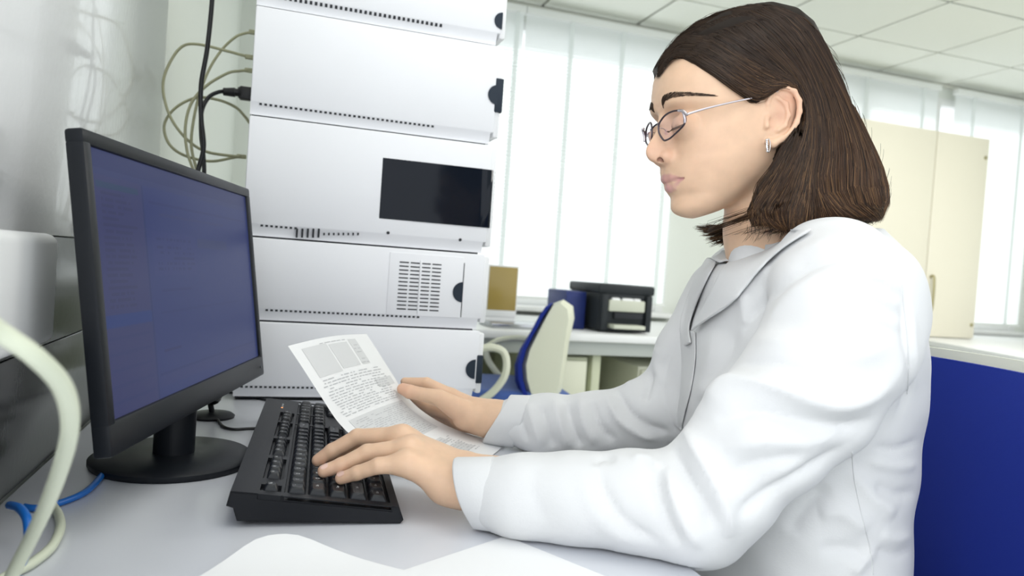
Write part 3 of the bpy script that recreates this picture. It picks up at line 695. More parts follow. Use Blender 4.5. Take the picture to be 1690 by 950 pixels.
# ================================================================== the woman
import openvdb
from mathutils.bvhtree import BVHTree
RT, UP, FW = (np.array(v[:]) for v in (rt, up, fw)); CA = np.array(CAM[:])
def Q(px, py, d): return np.array(((px-845)/FPX*d, -(py-475)/FPX*d, d))      # photo pixel + depth -> camera Cartesian (m)
def QW(q): return Vector(CA+q[0]*RT+q[1]*UP+q[2]*FW)
class Grid:
    def __init__(s, lo, hi, h):
        s.lo, s.h = np.array(lo, float), h; n = np.ceil((np.array(hi)-s.lo)/h).astype(int)+1
        s.ax = [s.lo[i]+h*np.arange(n[i]) for i in range(3)]; s.f = np.full(n, .05, np.float32)
    def sub(s, lo, hi):
        sl = []
        for i in range(3):
            a = int(np.clip(np.floor((lo[i]-s.lo[i])/s.h), 0, len(s.ax[i]))); b = int(np.clip(np.ceil((hi[i]-s.lo[i])/s.h)+1, 0, len(s.ax[i]))); sl.append(slice(a, b))
        X, Y, Z = np.meshgrid(*[s.ax[i][sl[i]].astype(np.float32) for i in range(3)], indexing='ij', sparse=True)
        return tuple(sl), X, Y, Z
    def cone(s, a, b, ra, rb, k=.006, cut=False):
        a, b = np.array(a, float), np.array(b, float); m = max(ra, rb)+k+.02
        sl, X, Y, Z = s.sub(np.minimum(a, b)-m, np.maximum(a, b)+m)
        if min(q.stop-q.start for q in sl) < 1: return
        e = b-a; L = float(e@e)+1e-12
        t = np.clip(((X-a[0])*e[0]+(Y-a[1])*e[1]+(Z-a[2])*e[2])/L, 0, 1)
        d = np.sqrt((X-a[0]-t*e[0])**2+(Y-a[1]-t*e[1])**2+(Z-a[2]-t*e[2])**2)-(ra+(rb-ra)*t)
        s.mix(sl, d, k, cut)
    def ell(s, c, r, k=.006, cut=False, rot=None):
        c = np.array(c, float); r = np.array(r, float); m = r.max()+k+.015
        sl, X, Y, Z = s.sub(c-m, c+m)
        if min(q.stop-q.start for q in sl) < 1: return
        x, y, z = X-c[0], Y-c[1], Z-c[2]
        if rot is not None:
            Rm = np.array(Euler(rot).to_matrix()).T; x, y, z = (Rm[i, 0]*x+Rm[i, 1]*y+Rm[i, 2]*z for i in range(3))
        g = np.sqrt((x/r[0])**2+(y/r[1])**2+(z/r[2])**2); s.mix(sl, (g-1)*r.min(), k, cut)
    def mix(s, sl, d, k, cut=False):
        f = s.f[sl]
        if cut: d = -d; h = np.clip(.5-.5*(d-f)/k, 0, 1) if k else (d < f); s.f[sl] = (d*(1-h)+f*h)+k*h*(1-h)
        else: h = np.clip(.5+.5*(d-f)/k, 0, 1); s.f[sl] = (d*(1-h)+f*h)-k*h*(1-h)
    def chain(s, pts, rs, k=.006):
        for i in range(len(pts)-1): s.cone(pts[i], pts[i+1], rs[i], rs[i+1], k)
    def mesh(s):
        g = openvdb.FloatGrid(1.0); g.copyFromArray(np.ascontiguousarray(s.f)); p, t, q = g.convertToPolygons(0.0, 0.0)
        return np.asarray(p, float)*s.h+s.lo, np.asarray(q, np.int64), np.asarray(t, np.int64)
def largest_only(p, q, t): return p, q, t
def to_mesh(name, parts):
    V, F = [], []; off = 0
    for p, q, t in parts:
        V.append(CA+p[:, :1]*RT+p[:, 1:2]*UP+p[:, 2:]*FW)
        F += (q+off).tolist() + (t+off).tolist(); off += len(p)
    me = bpy.data.meshes.new(name); me.from_pydata(np.concatenate(V), [], F); me.update()
    return me
def mesh_co(me): a = np.empty(len(me.vertices)*3); me.vertices.foreach_get('co', a); return a.reshape(-1, 3)
def mesh_no(me): a = np.empty(len(me.vertices)*3); me.vertices.foreach_get('normal', a); return a.reshape(-1, 3)
def proj(V):
    r = V-CA; d = r@FW; return 845+FPX*(r@RT)/d, 475-FPX*(r@UP)/d, d
def fix_normals(me):
    # openvdb winding may point inwards: compare with an outward test on the bounding box's extreme vertex
    V, N = mesh_co(me), mesh_no(me); i = V[:, 2].argmax()
    if N[i, 2] < 0: me.flip_normals()
def col_attr(me, name, arr):
    ca = me.color_attributes.new(name, 'FLOAT_COLOR', 'POINT'); c = np.ones((len(arr), 4), np.float32); c[:, :3] = arr; ca.data.foreach_set('color', c.ravel())

# ---- head frame: (a, v, l) in units of 0.7 mm; a = backwards from the ear, v = down, l = towards her left side (the camera)
TH = R(14); UU = .0007; HX = 1240
ct, st = math.cos(TH), math.sin(TH)
def hq(a, v, l):                      # head frame -> camera Cartesian
    x = a*ct+l*st; z = l*ct-a*st
    return np.array([(HX+x-845)*UU, -(v-475)*UU, .84-z*UU])
def inv(px, py, l):
    a = px-HX
    for _ in range(12):
        z = l*ct-a*st; d = .84-z*UU; x = 845+(px-845)*d/.84-HX; a = (x-l*st)/ct
    return a, 475+(py-475)*d/.84
def tab(pts, sg=3.0):                 # smooth table over v
    pts = sorted(pts); v = np.arange(-20, 420.0); y = np.interp(v, [p[0] for p in pts], [p[1] for p in pts])
    k = np.exp(-.5*(np.arange(-12, 13)/sg)**2); k /= k.sum(); yp = np.pad(y, 12, mode='edge'); return lambda q: np.interp(q, v, np.convolve(yp, k, 'valid'))
def mid(l): return [(lambda r: (r[1], r[0]))(inv(x, y, 0)) for x, y in l]
prof_base = mid([(1262, 18), (1205, 28), (1160, 45), (1122, 68), (1100, 98), (1089, 125), (1085.5, 150), (1085, 168), (1088, 182), (1099, 196), (1103, 215), (1102, 240), (1099, 262), (1096, 271), (1096.5, 282), (1098, 290), (1101, 301), (1103, 308), (1106, 315), (1113, 323), (1112, 332), (1111.5, 342), (1115, 352), (1126, 359.5), (1150, 363)])
FRONT = tab(prof_base, 2.5)
nose = [(inv(1, y, 0)[1]+0*0, n) for y, n in ()]
def vy(y): return inv(1075, y, 0)[1]
NOSE = tab([(vy(y), n) for y, n in ((178, 0), (187, 5), (195, 13), (205, 18), (215, 21), (222, 24), (235, 32), (243, 35.5), (249, 36), (256, 34.5), (263, 29), (267, 21), (270, 9), (273, 0), (400, 0))], 1.8)
NW = tab([(vy(y), n) for y, n in ((180, 14), (195, 8.5), (215, 9.5), (230, 11), (245, 13.5), (260, 14.5), (272, 14))], 3)
BACK = tab([(18, 25), (30, 60), (60, 90), (100, 103), (150, 104), (200, 96), (250, 72), (280, 42), (300, 14), (320, -14), (340, -42), (352, -66), (364, -100)], 5)
HW = tab([(16, 25), (25, 48), (42, 72), (68, 90), (100, 101), (130, 105), (160, 105), (195, 103), (225, 100), (250, 94), (275, 86), (300, 75), (320, 63), (338, 50), (350, 38), (360, 24), (368, 10)], 5)
CEN = tab([(20, -5), (100, -15), (180, -12), (240, -18), (280, -34), (310, -55), (340, -85), (365, -110)], 8)
PE = tab([(20, 2.2), (120, 2.35), (200, 2.3), (260, 2.15), (320, 2.05), (365, 2.0)], 10)
def sect(a, v, l):
    c, fr, bk, w, p = CEN(v), FRONT(v), BACK(v), HW(v), PE(v)
    af, ab = np.maximum(c-fr, 8), np.maximum(bk-c, 8)
    s = np.where(a < c, af, ab)
    return (((np.abs(l)/w)**p+(np.abs(a-c)/s)**p)**(1/p)-1)*np.minimum(w, s)*.9
g = Grid(hq(-205, 385, 0)*[1, 1, 0]+[-.02, -.055, .735], hq(130, 10, 0)*[1, 1, 0]+[.035, .01, .945], .00135)
X, Y, Z = np.meshgrid(*[a.astype(np.float32) for a in g.ax], indexing='ij', sparse=True)
xx, zz = X/UU+845-HX, (.84-Z)/UU
A = xx*ct-zz*st; L = xx*st+zz*ct; V = (475-Y/UU)
aL = np.abs(L)
sh = NOSE(V)*np.exp(-(aL/NW(V))**2.4)
def gs(v0, l0, sv, sl): return np.exp(-((V-v0)/sv)**2-((aL-l0)/sl)**2)
front_w = np.clip((-A-40)/60, 0, 1)
sh = sh+front_w*(4.0*gs(vy(176), 36, 9, 24)-9.0*gs(vy(203), 36, 15, 21)-3.0*gs(vy(200), 70, 14, 14)+5.0*gs(vy(232), 55, 22, 24)-2.0*gs(vy(290), 48, 16, 16)-2.5*gs(vy(262), 30, 10, 8)+2.5*gs(vy(285), 0, 10, 24)-1.3*gs(vy(280), 0, 8, 4)+2*gs(vy(345), 0, 12, 18))
g.f = (sect(A+sh, V, L)*UU).astype(np.float32)
top = np.maximum(V-inv(1140, 361, 0)[1], 24-V)*UU
h = np.clip(.5-.5*(top-g.f)/.012, 0, 1); g.f = (top*(1-h)+g.f*h+.012*h*(1-h)).astype(np.float32)
del X, Y, Z, xx, zz, A, V, aL, sh, front_w, L
def hp(px, py, l): a, v = inv(px, py, l); return hq(a, v, l)
for s in (1, -1):
    # wing of the nose, nostril
    aa, vv = inv(1101, 257, 15); g.ell(hq(aa, vv, 14.5*s), (.0075, .0068, .0056), .004)
    aa, vv = inv(1094, 263, 9); g.cone(hq(aa-5, vv+1, 9*s), hq(aa+6, vv-1.5, 12.5*s), .0032, .0028, .0015, True)
    # eyelids over the ball
    ea, ev_ = inv(1117, 206, 44); ea += 12; EYE = (ea, ev_)
    g.ell(hq(ea, ev_, 42*s), (.0128, .0122, .0130), .009)
    for q in (-1, 0, 1):
        l0 = 43+11*q; g.cone(hq(ea-21+abs(q)*5, ev_+6-abs(q)*1.5, (l0-6)*s), hq(ea-21+abs(q)*5, ev_+6-abs(q)*1.5, (l0+6)*s), .0015, .0015, .0008, True)
    # lips
    ua, uv = inv(1100.5, 294.5, 0); ma, mv = inv(1131, 293, 33); la, lv = inv(1107.5, 308.5, 0)
    g.chain([hq(ua, uv, 2*s), hq(ua+4, uv-.5, 14*s), hq(ma-2, mv+1, 31*s)], [.0040, .0040, .0010], .003)
    g.chain([hq(la, lv, 0), hq(la+3, lv-.5, 13*s), hq(ma-2, mv+3, 28*s)], [.0046, .0042, .0010], .003)
    sa, sv_ = inv(1095, 301, 0)
    g.cone(hq(sa-2, sv_, 0), hq(sa+3, sv_-.6, 15*s), .0012, .0012, .0008, True); g.cone(hq(sa+3, sv_-.6, 15*s), hq(ma-2, mv+1.2, 33*s), .0012, .0012, .0010, True)
    # ear
    def E(px, py, l): a, v = inv(px, py, l); return hq(a, v, l*s)
    g.ell(E(1291, 190, 100), (.0150, .0290, .0052), .004, rot=(0, R(-14)*s, R(-12)))
    hel = [(1268, 192, 99), (1266, 172, 102), (1272, 154, 105), (1284, 145.5, 107), (1298, 144.5, 109), (1311, 151, 111), (1319, 166, 113), (1319.5, 184, 113), (1315, 201, 111), (1306, 217, 108), (1293, 229, 105)]
    g.cone(E(1288, 189, 113), E(1291, 165, 115), .0066, .0068, .003, True)
    g.cone(E(1300, 180, 116), E(1301, 200, 115), .0055, .005, .003, True)
    g.cone(E(1284, 205, 113), E(1282, 192, 112), .0058, .006, .003, True)
    g.chain([E(*p) for p in hel], [.0021, .0024, .0026, .0027, .0028, .0028, .0028, .0028, .0028, .0028, .0030], .0018)
    g.chain([E(1282, 160, 106), E(1297, 172, 108), E(1301, 190, 109), E(1295, 207, 107), E(1284, 215, 105)], [.0016, .0020, .0022, .0022, .0020], .0028)
    g.chain([E(1288, 230, 104), E(1277, 237, 102), E(1268, 233, 98)], [.0042, .0038, .0028], .003)
    g.chain([E(1266, 196, 101), E(1266, 208, 101)], [.0030, .0028], .003)
    g.cone(E(1276, 206, 108), E(1274, 198, 106), .0032, .0028, .002, True)
    g.cone(E(1275, 216, 106), E(1272, 212, 104), .0016, .0020, .002, True)
# neck
g.chain([Q(1268, 300, .842), Q(1272, 385, .842), Q(1285, 470, .85)], [.050, .0495, .056], .016)
head = g.mesh()

# ---- hands -------------------------------------------------------
key_o = KM @ Vector((.08, 0, deck(.08)+.0040)); key_n = (KM.to_3x3() @ Vector((math.sin(tilt), 0, math.cos(tilt)))).normalized()
def keyd(px, py): v = ray(px, py); return (key_o-CAM).dot(key_n)/v.dot(key_n)
def tip(px, py, r): return keyd(px, py+r*FPX/.72)-r*.3
g = Grid((-.235, -.225, .64), (.02, -.120, .86), .0011)
WR = Q(775, 793, .728)
for nm, ch, rs in (
    ('pinky', [(672, 764, .716), (625, 768, .712), (590, 780, None), (563, 789, None)], [.0115, .0078, .0070, .0060]),
    ('ring', [(677, 742, .735), (606, 747, .738), (563, 768, None), (535, 777, None)], [.0120, .0087, .0078, .0066]),
    ('middle', [(664, 722, .757), (590, 721, .768), (548, 744, None), (525, 759, None)], [.0120, .0087, .0078, .0066]),
    ('index', [(672, 726, .778), (604, 728, .800), (566, 742, None), (548, 756, None)], [.0120, .0086, .0076, .0064])):
    pts = []
    for i, (x, y, d) in enumerate(ch):
        if d is None: dt = tip(ch[3][0], ch[3][1], rs[3]); d = dt if i == 3 else (ch[1][2]+1.4*dt)/2.4
        pts.append(Q(x, y, d))
    g.chain(pts, rs, .0028)
    base = {'pinky': (742, 800, .716), 'ring': (750, 792, .728), 'middle': (752, 778, .742), 'index': (755, 772, .752)}[nm]
    g.cone(pts[0], Q(*base), rs[0], .0175, .010)
    globals()['tip_'+nm] = pts[2:]
g.chain([WR+[0, 0, -.012], Q(880, 805, .700)], [.0205, .025], .012); g.chain([WR+[0, .004, .012], Q(880, 800, .725)], [.0205, .025], .012)
g.cone(Q(735, 800, .722), Q(765, 808, .722), .0185, .0185, .010)
g.chain([Q(752, 785, .758), Q(700, 765, .790), Q(655, 757, .800), Q(625, 757, .795)], [.014, .0115, .0098, .0080], .006)
hand1 = g.mesh()
g = Grid((-.20, -.215, .96), (.03, -.105, 1.13), .0011)
g.chain([Q(704, 631.5, 1.052), Q(744, 654, 1.050), Q(795, 683, 1.042)], [.0080, .0118, .018], .004)
g.chain([Q(668, 629.5, 1.062), Q(704, 631.5, 1.052)], [.0062, .0078], .002)
g.chain([Q(800, 690, 1.040), Q(750, 683, 1.060), Q(712, 675, 1.080), Q(690, 662, 1.078), Q(668, 652, 1.070)], [.020, .0115, .0088, .0078, .0068], .005)
g.chain([Q(800, 696, 1.040), Q(755, 693, 1.064), Q(722, 690, 1.090), Q(703, 682, 1.100), Q(690, 672, 1.095)], [.020, .0115, .0086, .0076, .0066], .005)
g.chain([Q(800, 700, 1.040), Q(764, 699, 1.060), Q(738, 701, 1.085), Q(722, 698, 1.095), Q(712, 690, 1.095)], [.018, .0110, .0078, .0070, .0060], .005)
g.cone(Q(770, 686, 1.030), Q(815, 689, 1.033), .0205, .0235, .010); g.cone(Q(790, 684, 1.045), Q(860, 694, 1.040), .0215, .0270, .010); g.cone(Q(815, 691, 1.028), Q(860, 694, 1.026), .0225, .0260, .010)
g.chain([Q(665, 641.5, 1.024), Q(676, 646, 1.018), Q(696, 650, 1.016), Q(724, 656, 1.018), Q(772, 684, 1.028)], [.0084, .0098, .0092, .0118, .0190], .0015)
g.cone(Q(708, 664, 1.010), Q(740, 688, 1.008), .0012, .0010, .002, True)
hand2 = g.mesh()

# ---- coarse body under the clothes, seated ----------------------------
def lev(xc, d, z): q = np.array(CH(xc, d, z)[:])-CA; return np.array((q@RT, q@UP, q@FW))
def band(g, rows, p=2.3, k=.01):      # rows: (y px, centre px, depth, half width m, half depth m)
    rows = sorted(rows, key=lambda r: r[0]); c = [Q(r[1], r[0], r[2]) for r in rows]
    ys = np.array([q[1] for q in c]); o = np.argsort(ys)
    X, Y, Z = np.meshgrid(*[a.astype(np.float32) for a in g.ax], indexing='ij', sparse=True)
    yy = Y.ravel(); f = lambda a: np.interp(yy, ys[o], np.array(a)[o]).astype(np.float32)[None, :, None]
    k5 = lambda a: np.convolve(np.pad(a.ravel(), 4, mode='edge'), np.ones(9)/9, 'valid').astype(np.float32)[None, :, None]
    cx, cz, rx, rz = (k5(f(a)) for a in ([q[0] for q in c], [q[2] for q in c], [r[3] for r in rows], [r[4] for r in rows]))
    d = (((np.abs(X-cx)/rx)**p+(np.abs(Z-cz)/rz)**p)**(1/p)-1)*np.minimum(rx, rz)
    d = np.maximum(d, np.maximum(Y-ys.max(), ys.min()-Y)); g.mix((slice(None),)*3, d, k)
g = Grid((-.12, -.80, .56), (.62, .06, 1.12), .009)
band(g, [(428, 1300, .85, .03, .06), (450, 1315, .85, .07, .115), (520, 1315, .85, .088, .13), (640, 1308, .85, .098, .12), (800, 1305, .85, .09, .115), (950, 1305, .85, .092, .125), (1120, 1300, .85, .105, .155), (1180, 1300, .85, .09, .14)])
g.chain([Q(1395, 510, .70), Q(1265, 715, .672), Q(1165, 815, .680), Q(880, 803, .712)], [.050, .042, .036, .026], .02)
g.chain([Q(1225, 505, 1.0), Q(1110, 690, 1.0), Q(860, 695, 1.034)], [.048, .038, .026], .02)
for dd in (.76, .92):
    g.chain([lev(.43, dd, .575), lev(.12, dd, .585), lev(.10, dd, .14), lev(.02, dd, .06)], [.074, .062, .045, .035], .02)
g.f = np.maximum(g.f, .002+0*g.f) if False else g.f
body = g.mesh()
me = to_mesh('body', [head, hand1, hand2, body]); fix_normals(me)
# true skin tones: lips, a warmer nose, cheek, ear and finger tips; shade painted into nostrils and ear hollows
Vw = mesh_co(me); Cc = Vw-CA; cc3 = np.stack([Cc@RT, Cc@UP, Cc@FW], 1)
def near(pts, r):
    m = np.zeros(len(cc3)); rl = r if hasattr(r, '__len__') else [r]*len(pts)
    for i, (a, b) in enumerate(zip(pts, pts[1:])):
        e = b-a; t = np.clip(((cc3-a)@e)/(e@e+1e-12), 0, 1); d = np.linalg.norm(cc3-a-t[:, None]*e, axis=1); rr = rl[i]+(rl[i+1]-rl[i])*t; m = np.maximum(m, np.clip((rr-d)/(rr*.2), 0, 1))
    return m
def soft(c, r): return np.exp(-(np.linalg.norm(cc3-c, axis=1)/r)**2)
skin = np.tile(np.array((.76, .495, .325)), (len(cc3), 1))
def blend(mask, c, a): skin[:] = skin*(1-mask[:, None]*a)+np.array(c)*mask[:, None]*a
red = (.70, .33, .23)
blend(soft(hp(1075, 250, 0), .014), red, .38); 
for s in (1, -1):
    blend(soft(hq(*inv(1102, 256, 15), 15*s), .010), red, .4); blend(soft(hq(*inv(1150, 250, 80), 80*s), .03), red, .14)
    blend(soft(hq(*inv(1305, 170, 110), 110*s), .022), red, .45)
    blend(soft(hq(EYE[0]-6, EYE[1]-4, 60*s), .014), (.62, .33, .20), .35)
    blend(near([hq(ua, uv, 2*s), hq(ua+3, uv-.5, 14*s), hq(ma-3, mv+1, 31*s)], [.0066, .0060, .0030]), (.56, .27, .25), .8)
    blend(near([hq(la, lv, 0), hq(la+3, lv-.5, 13*s), hq(ma-4, mv+3, 28*s)], [.0070, .0062, .0030]), (.64, .32, .30), .8)
    nax, nvx = inv(1094, 263, 9); blend(near([hq(nax-5, nvx+1, 9*s), hq(nax+5, nvx-1.5, 12*s)], .0036), (.22, .07, .05), .8)  # nostril shade painted in as dark red
for tp in (tip_pinky, tip_ring, tip_middle, tip_index): blend(soft(tp[1], .014), (.76, .40, .28), .35)
blend(soft(Q(664, 640, 1.02), .022), (.74, .36, .25), .5); blend(soft(Q(735, 690, 1.03), .03), (.70, .34, .24), .35)
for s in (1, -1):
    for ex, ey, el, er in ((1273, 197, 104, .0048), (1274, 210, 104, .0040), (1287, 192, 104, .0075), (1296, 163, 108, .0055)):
        blend(soft(hq(*inv(ex, ey, el), el*s), er), (.50, .22, .14), .42)  # ear hollows darkened in the colour to deepen their shading
col_attr(me, 'Skin', skin)
def skin_mat():
    m = bpy.data.materials.new('skin'); m.use_nodes = True; nt = m.node_tree; b = nt.nodes['Principled BSDF']
    at = nt.nodes.new('ShaderNodeAttribute'); at.attribute_name = 'Skin'
    tc = nt.nodes.new('ShaderNodeTexCoord'); n = nt.nodes.new('ShaderNodeTexNoise'); n.inputs['Scale'].default_value = 60; n.inputs['Detail'].default_value = 4
    mx = nt.nodes.new('ShaderNodeMix'); mx.data_type = 'RGBA'; mx.blend_type = 'MULTIPLY'; mx.inputs['Factor'].default_value = .25
    nt.links.new(tc.outputs['Object'], n.inputs['Vector']); nt.links.new(at.outputs['Color'], mx.inputs[6]); nt.links.new(n.outputs['Fac'], mx.inputs[7])
    g_ = nt.nodes.new('ShaderNodeGamma'); g_.inputs[1].default_value = .9
    nt.links.new(mx.outputs[2], g_.inputs[0]); nt.links.new(g_.outputs[0], b.inputs['Base Color'])
    b.inputs['Roughness'].default_value = .48; b.inputs['Specular IOR Level'].default_value = .4
    b.inputs['Subsurface Weight'].default_value = .12; b.inputs['Subsurface Radius'].default_value = (.008, .003, .0015); b.inputs['Subsurface Scale'].default_value = 1
    n2 = nt.nodes.new('ShaderNodeTexNoise'); n2.inputs['Scale'].default_value = 900; nt.links.new(tc.outputs['Object'], n2.inputs['Vector'])
    bp = nt.nodes.new('ShaderNodeBump'); bp.inputs['Strength'].default_value = .12; bp.inputs['Distance'].default_value = .0004
    nt.links.new(n2.outputs['Fac'], bp.inputs['Height']); nt.links.new(bp.outputs['Normal'], b.inputs['Normal'])
    return m
K['skin'] = skin_mat()
hipw = QW(lev(.45, .84, .5))
WOMAN = empty('person', (hipw.x, hipw.y, 0), 0, 'woman in a white lab coat and glasses typing with one hand', 'person')
def bvh_of(me): return BVHTree.FromPolygons([v.co[:] for v in me.vertices], [p.vertices[:] for p in me.polygons])
bv_skin = bvh_of(me)
link_mesh('body', me, K['skin'], WOMAN, smooth=180)
def hit(bv, px, py): return bv.ray_cast(CAM, ray(px, py).normalized())

# nails
mat('nail', (.80, .55, .46), .25, coat=.4); mat('eye_white', (.78, .77, .74), .2); mat('iris', (.05, .028, .015), .15, coat=.6)
def nail(px, py, dx, dy, wpx, parent):
    rows = []
    dl = math.hypot(dx, dy); ux, uy = dx/dl, dy/dl
    for i in range(7):
        rr = []
        for k in range(7):
            u, v = (i/6-.5)*dl, (k/6-.5)*wpx*math.sqrt(max(.05, 1-abs(2*i/6-1)**4))
            x, y = px+ux*u-uy*v, py+uy*u+ux*v
            h_ = hit(bv_skin, x, y); 
            if h_[0] is None: return
            rr.append(h_[0]+h_[1]*.00035)
        rows.append(rr)
    B().strip(rows).build('nail', K['nail'], parent, smooth=180, fix=False)
for a in ((524, 751, -11, 7, 7.5), (535, 769, -12, 7, 8.5), (562, 781, -12, 6, 8.5), (664, 635, -7, -5, 7)): nail(*a, WOMAN)
# eyes, lashes
for s in (1, -1):
    q = QW(hq(EYE[0], EYE[1], 43*s)); e = B().sph((0, 0, 0), .0112, 24, M=Matrix.Translation(q)).build('eyeball', K['eye_white'], WOMAN, smooth=180)
    q2 = QW(hq(EYE[0]-8.0, EYE[1]+4.5, 43*s)); B().sph((0, 0, 0), .0056, 20, M=Matrix.Translation(q2)).build('iris', K['iris'], e, smooth=180)
mat('brow_hair', (.055, .032, .020), .7)
rnd = random.Random(11); b = B(); lb = B()
for s in (1, -1):
    bp = [(1097, 172, 15), (1098, 168, 18), (1103, 163, 25), (1110, 159, 36), (1121, 156, 50), (1136, 155, 66), (1153, 156, 82)]
    for n_ in range(650):
        t_ = rnd.random()**1.15; i = min(int(t_*6), 5); f_ = t_*6-i
        x, y, l = (bp[i][j]*(1-f_)+bp[i+1][j]*f_ for j in range(3)); w_ = (8.0*(1-t_)**.7+.8)
        y += rnd.uniform(-w_, w_)*.85; dx = 4+6*t_; dy = -5.5*(1-t_)+.5
        p3 = []
        for m_ in range(3):
            aa, vv = inv(x+dx*m_/2, y+dy*m_/2, l+m_*2); o3 = hq(-320, vv, (l+m_*2)*s); dr = hq(0, vv, (l+m_*2)*s)-o3
            h_ = bv_skin.ray_cast(QW(o3), (QW(hq(0, vv, (l+m_*2)*s))-QW(o3)).normalized())
            if h_[0] is None: break
            p3.append(h_[0]+h_[1]*(.0003+.0004*m_))
        if len(p3) == 3: b.tube(p3, [.00021, .00018, .00007], 3, 0)
    for n_ in range(16 if s > 0 else 0):
        l = 43+(n_/15-.35)*34; aa = EYE[0]-18+abs(l-43)*.35; p0 = hq(aa, EYE[1]+5-abs(l-43)*.12, l*s); p1 = hq(aa-6, EYE[1]+11-abs(l-43)*.1, (l+2)*s); p2_ = hq(aa-11, EYE[1]+11-abs(l-43)*.1, (l+4)*s)
        lb.tube([QW(p0), QW(p1), QW(p2_)], [.00035, .00028, .0001], 3, 0)
tag(b.build('eyebrow', K['brow_hair'], WOMAN), kind='stuff'); tag(lb.build('eyelashes', K['brow_hair'], WOMAN), kind='stuff')

# ---- hair --------------------------------------------------------------
def seg_poly(P_, a, v):               # signed distance (negative inside) on arrays
    d = np.full(a.shape, 1e9); ins = np.zeros(a.shape, bool); n = len(P_)
    for i in range(n):
        (x0, y0), (x1, y1) = P_[i], P_[(i+1) % n]; ex, ey = x1-x0, y1-y0
        t = np.clip(((a-x0)*ex+(v-y0)*ey)/(ex*ex+ey*ey+1e-9), 0, 1); d = np.minimum(d, (a-x0-t*ex)**2+(v-y0-t*ey)**2)
        c = ((y0 > v) != (y1 > v)) & (a < (x1-x0)*(v-y0)/((y1-y0) if y1 != y0 else 1e-9)+x0); ins ^= c
    d = np.sqrt(d); return np.where(ins, -d, d)
out_px = [(1089, 128, 5), (1087, 104, 0), (1101, 80, 0), (1133, 50, 0), (1169, 27, 0), (1210, 13, 0), (1251, 8, 0), (1292, 15, 5), (1328, 36, 15), (1354, 65, 28), (1376, 101, 38), (1397, 137, 44), (1420, 190, 50), (1443, 232, 54), (1460, 268, 56), (1468, 308, 58), (1466, 338, 58), (1450, 360, 60), (1425, 370, 65), (1380, 370, 75), (1335, 386, 90), (1292, 388, 100), (1262, 380, 100), (1232, 384, 98), (1222, 362, 95), (1212, 350, 90), (1225, 326, 95), (1150, 250, 60), (1100, 180, 10)]
line_px = [(1080, 130, 0), (1091, 127, 8), (1098, 110, 16), (1113, 97, 35), (1138, 104, 60), (1169, 125, 82), (1196, 143, 92), (1220, 160, 98), (1238, 174, 100), (1252, 174, 101), (1262, 164, 102), (1276, 146, 104), (1297, 139, 106), (1313, 148, 108), (1320, 175, 106), (1316, 205, 104), (1298, 232, 103), (1284, 240, 102), (1276, 262, 101), (1262, 286, 100), (1247, 310, 99), (1236, 332, 98), (1228, 348, 97), (1236, 366, 98), (1243, 392, 98), (1300, 400, 98), (1480, 400, 40), (1500, 200, 0), (1420, 20, 0), (1250, -20, 0), (1090, 20, 0), (1060, 100, 0)]
OUT = [inv(*p) for p in out_px]; LIN = [inv(*p) for p in line_px]
ga, gv = np.arange(-215, 300, 1.5), np.arange(-15, 420, 1.5); GA, GV = np.meshgrid(ga, gv, indexing='ij')
OUTW = [inv(x, y+(110 if y > 342 else 0), l) for x, y, l in out_px[:20]]+[inv(1080, 500, 0), inv(1040, 330, 0), inv(1084, 200, 0)]
DO, DL, DW = seg_poly(OUT, GA, GV), seg_poly(LIN, GA, GV)+3.5, seg_poly(OUTW, GA, GV)
WM = np.interp(GV, [0, 150, 240, 330, 400], [112, 112, 114, 120, 116]); Rr = np.interp(GV, [0, 200, 300, 400], [125, 120, 105, 95])
Wh = WM*np.sqrt(np.clip(1-(1-np.clip(-DW/Rr, 0, 1))**2, 0, 1))
cS, fS, bS, wS, pS = CEN(GV), FRONT(GV), BACK(GV), HW(GV), PE(GV)
sS = np.where(GA < cS, np.maximum(cS-fS, 8), np.maximum(bS-cS, 8)); Wsk = wS*np.clip(1-(np.abs(GA-cS)/sS)**pS, 0, 1)**(1/pS)
Wsk = np.where(GV < 250, Wsk, 0)
fl_ = np.clip((GV-90)/30, 0, 1)*(GV < 235)*(GA < 20)*(Wsk > 0); Wh = Wh*(1-fl_)+np.minimum(Wh, Wsk+9)*fl_
W2 = np.maximum(Wh, np.where((Wsk > 0) & (DO < 0), Wsk+6.5*np.clip(-DL/14, .25, 1), 0)); W2 = np.where(DO < 0, W2, -DO*-1*-1)
def W_at(a, v):
    i = min(max((a-ga[0])/1.5, 0), len(ga)-1.01); j = min(max((v-gv[0])/1.5, 0), len(gv)-1.01); ii, jj = int(i), int(j); x, y = i-ii, j-jj
    return max(0.0, (W2[ii, jj]*(1-x)+W2[ii+1, jj]*x)*(1-y)+(W2[ii, jj+1]*(1-x)+W2[ii+1, jj+1]*x)*y)
def far_a(v): return np.interp(v, [0, 190, 240, 290, 330, 360, 420], [-400, -300, -45, 10, 60, 75, 80])   # where the far side's hair starts
g = Grid(hq(-215, 400, 0)*[1, 1, 0]+[-.0, -.005, .725], hq(250, -5, 0)*[1, 1, 0]+[.035, .005, .955], .0021)
X, Y, Z = np.meshgrid(*[a.astype(np.float32) for a in g.ax], indexing='ij', sparse=True)
xx, zz = X/UU+845-HX, (.84-Z)/UU; A = xx*ct-zz*st; L = xx*st+zz*ct; A, L, V = np.broadcast_arrays(A, L, 475-Y/UU)
fi = np.clip((A-ga[0])/1.5, 0, len(ga)-1.01); fj = np.clip((V-gv[0])/1.5, 0, len(gv)-1.01); ii, jj = fi.astype(int), fj.astype(int); fx_, fy_ = fi-ii, fj-jj
def smp(T): return (T[ii, jj]*(1-fx_)+T[ii+1, jj]*fx_)*(1-fy_)+(T[ii, jj+1]*(1-fx_)+T[ii+1, jj+1]*fx_)*fy_
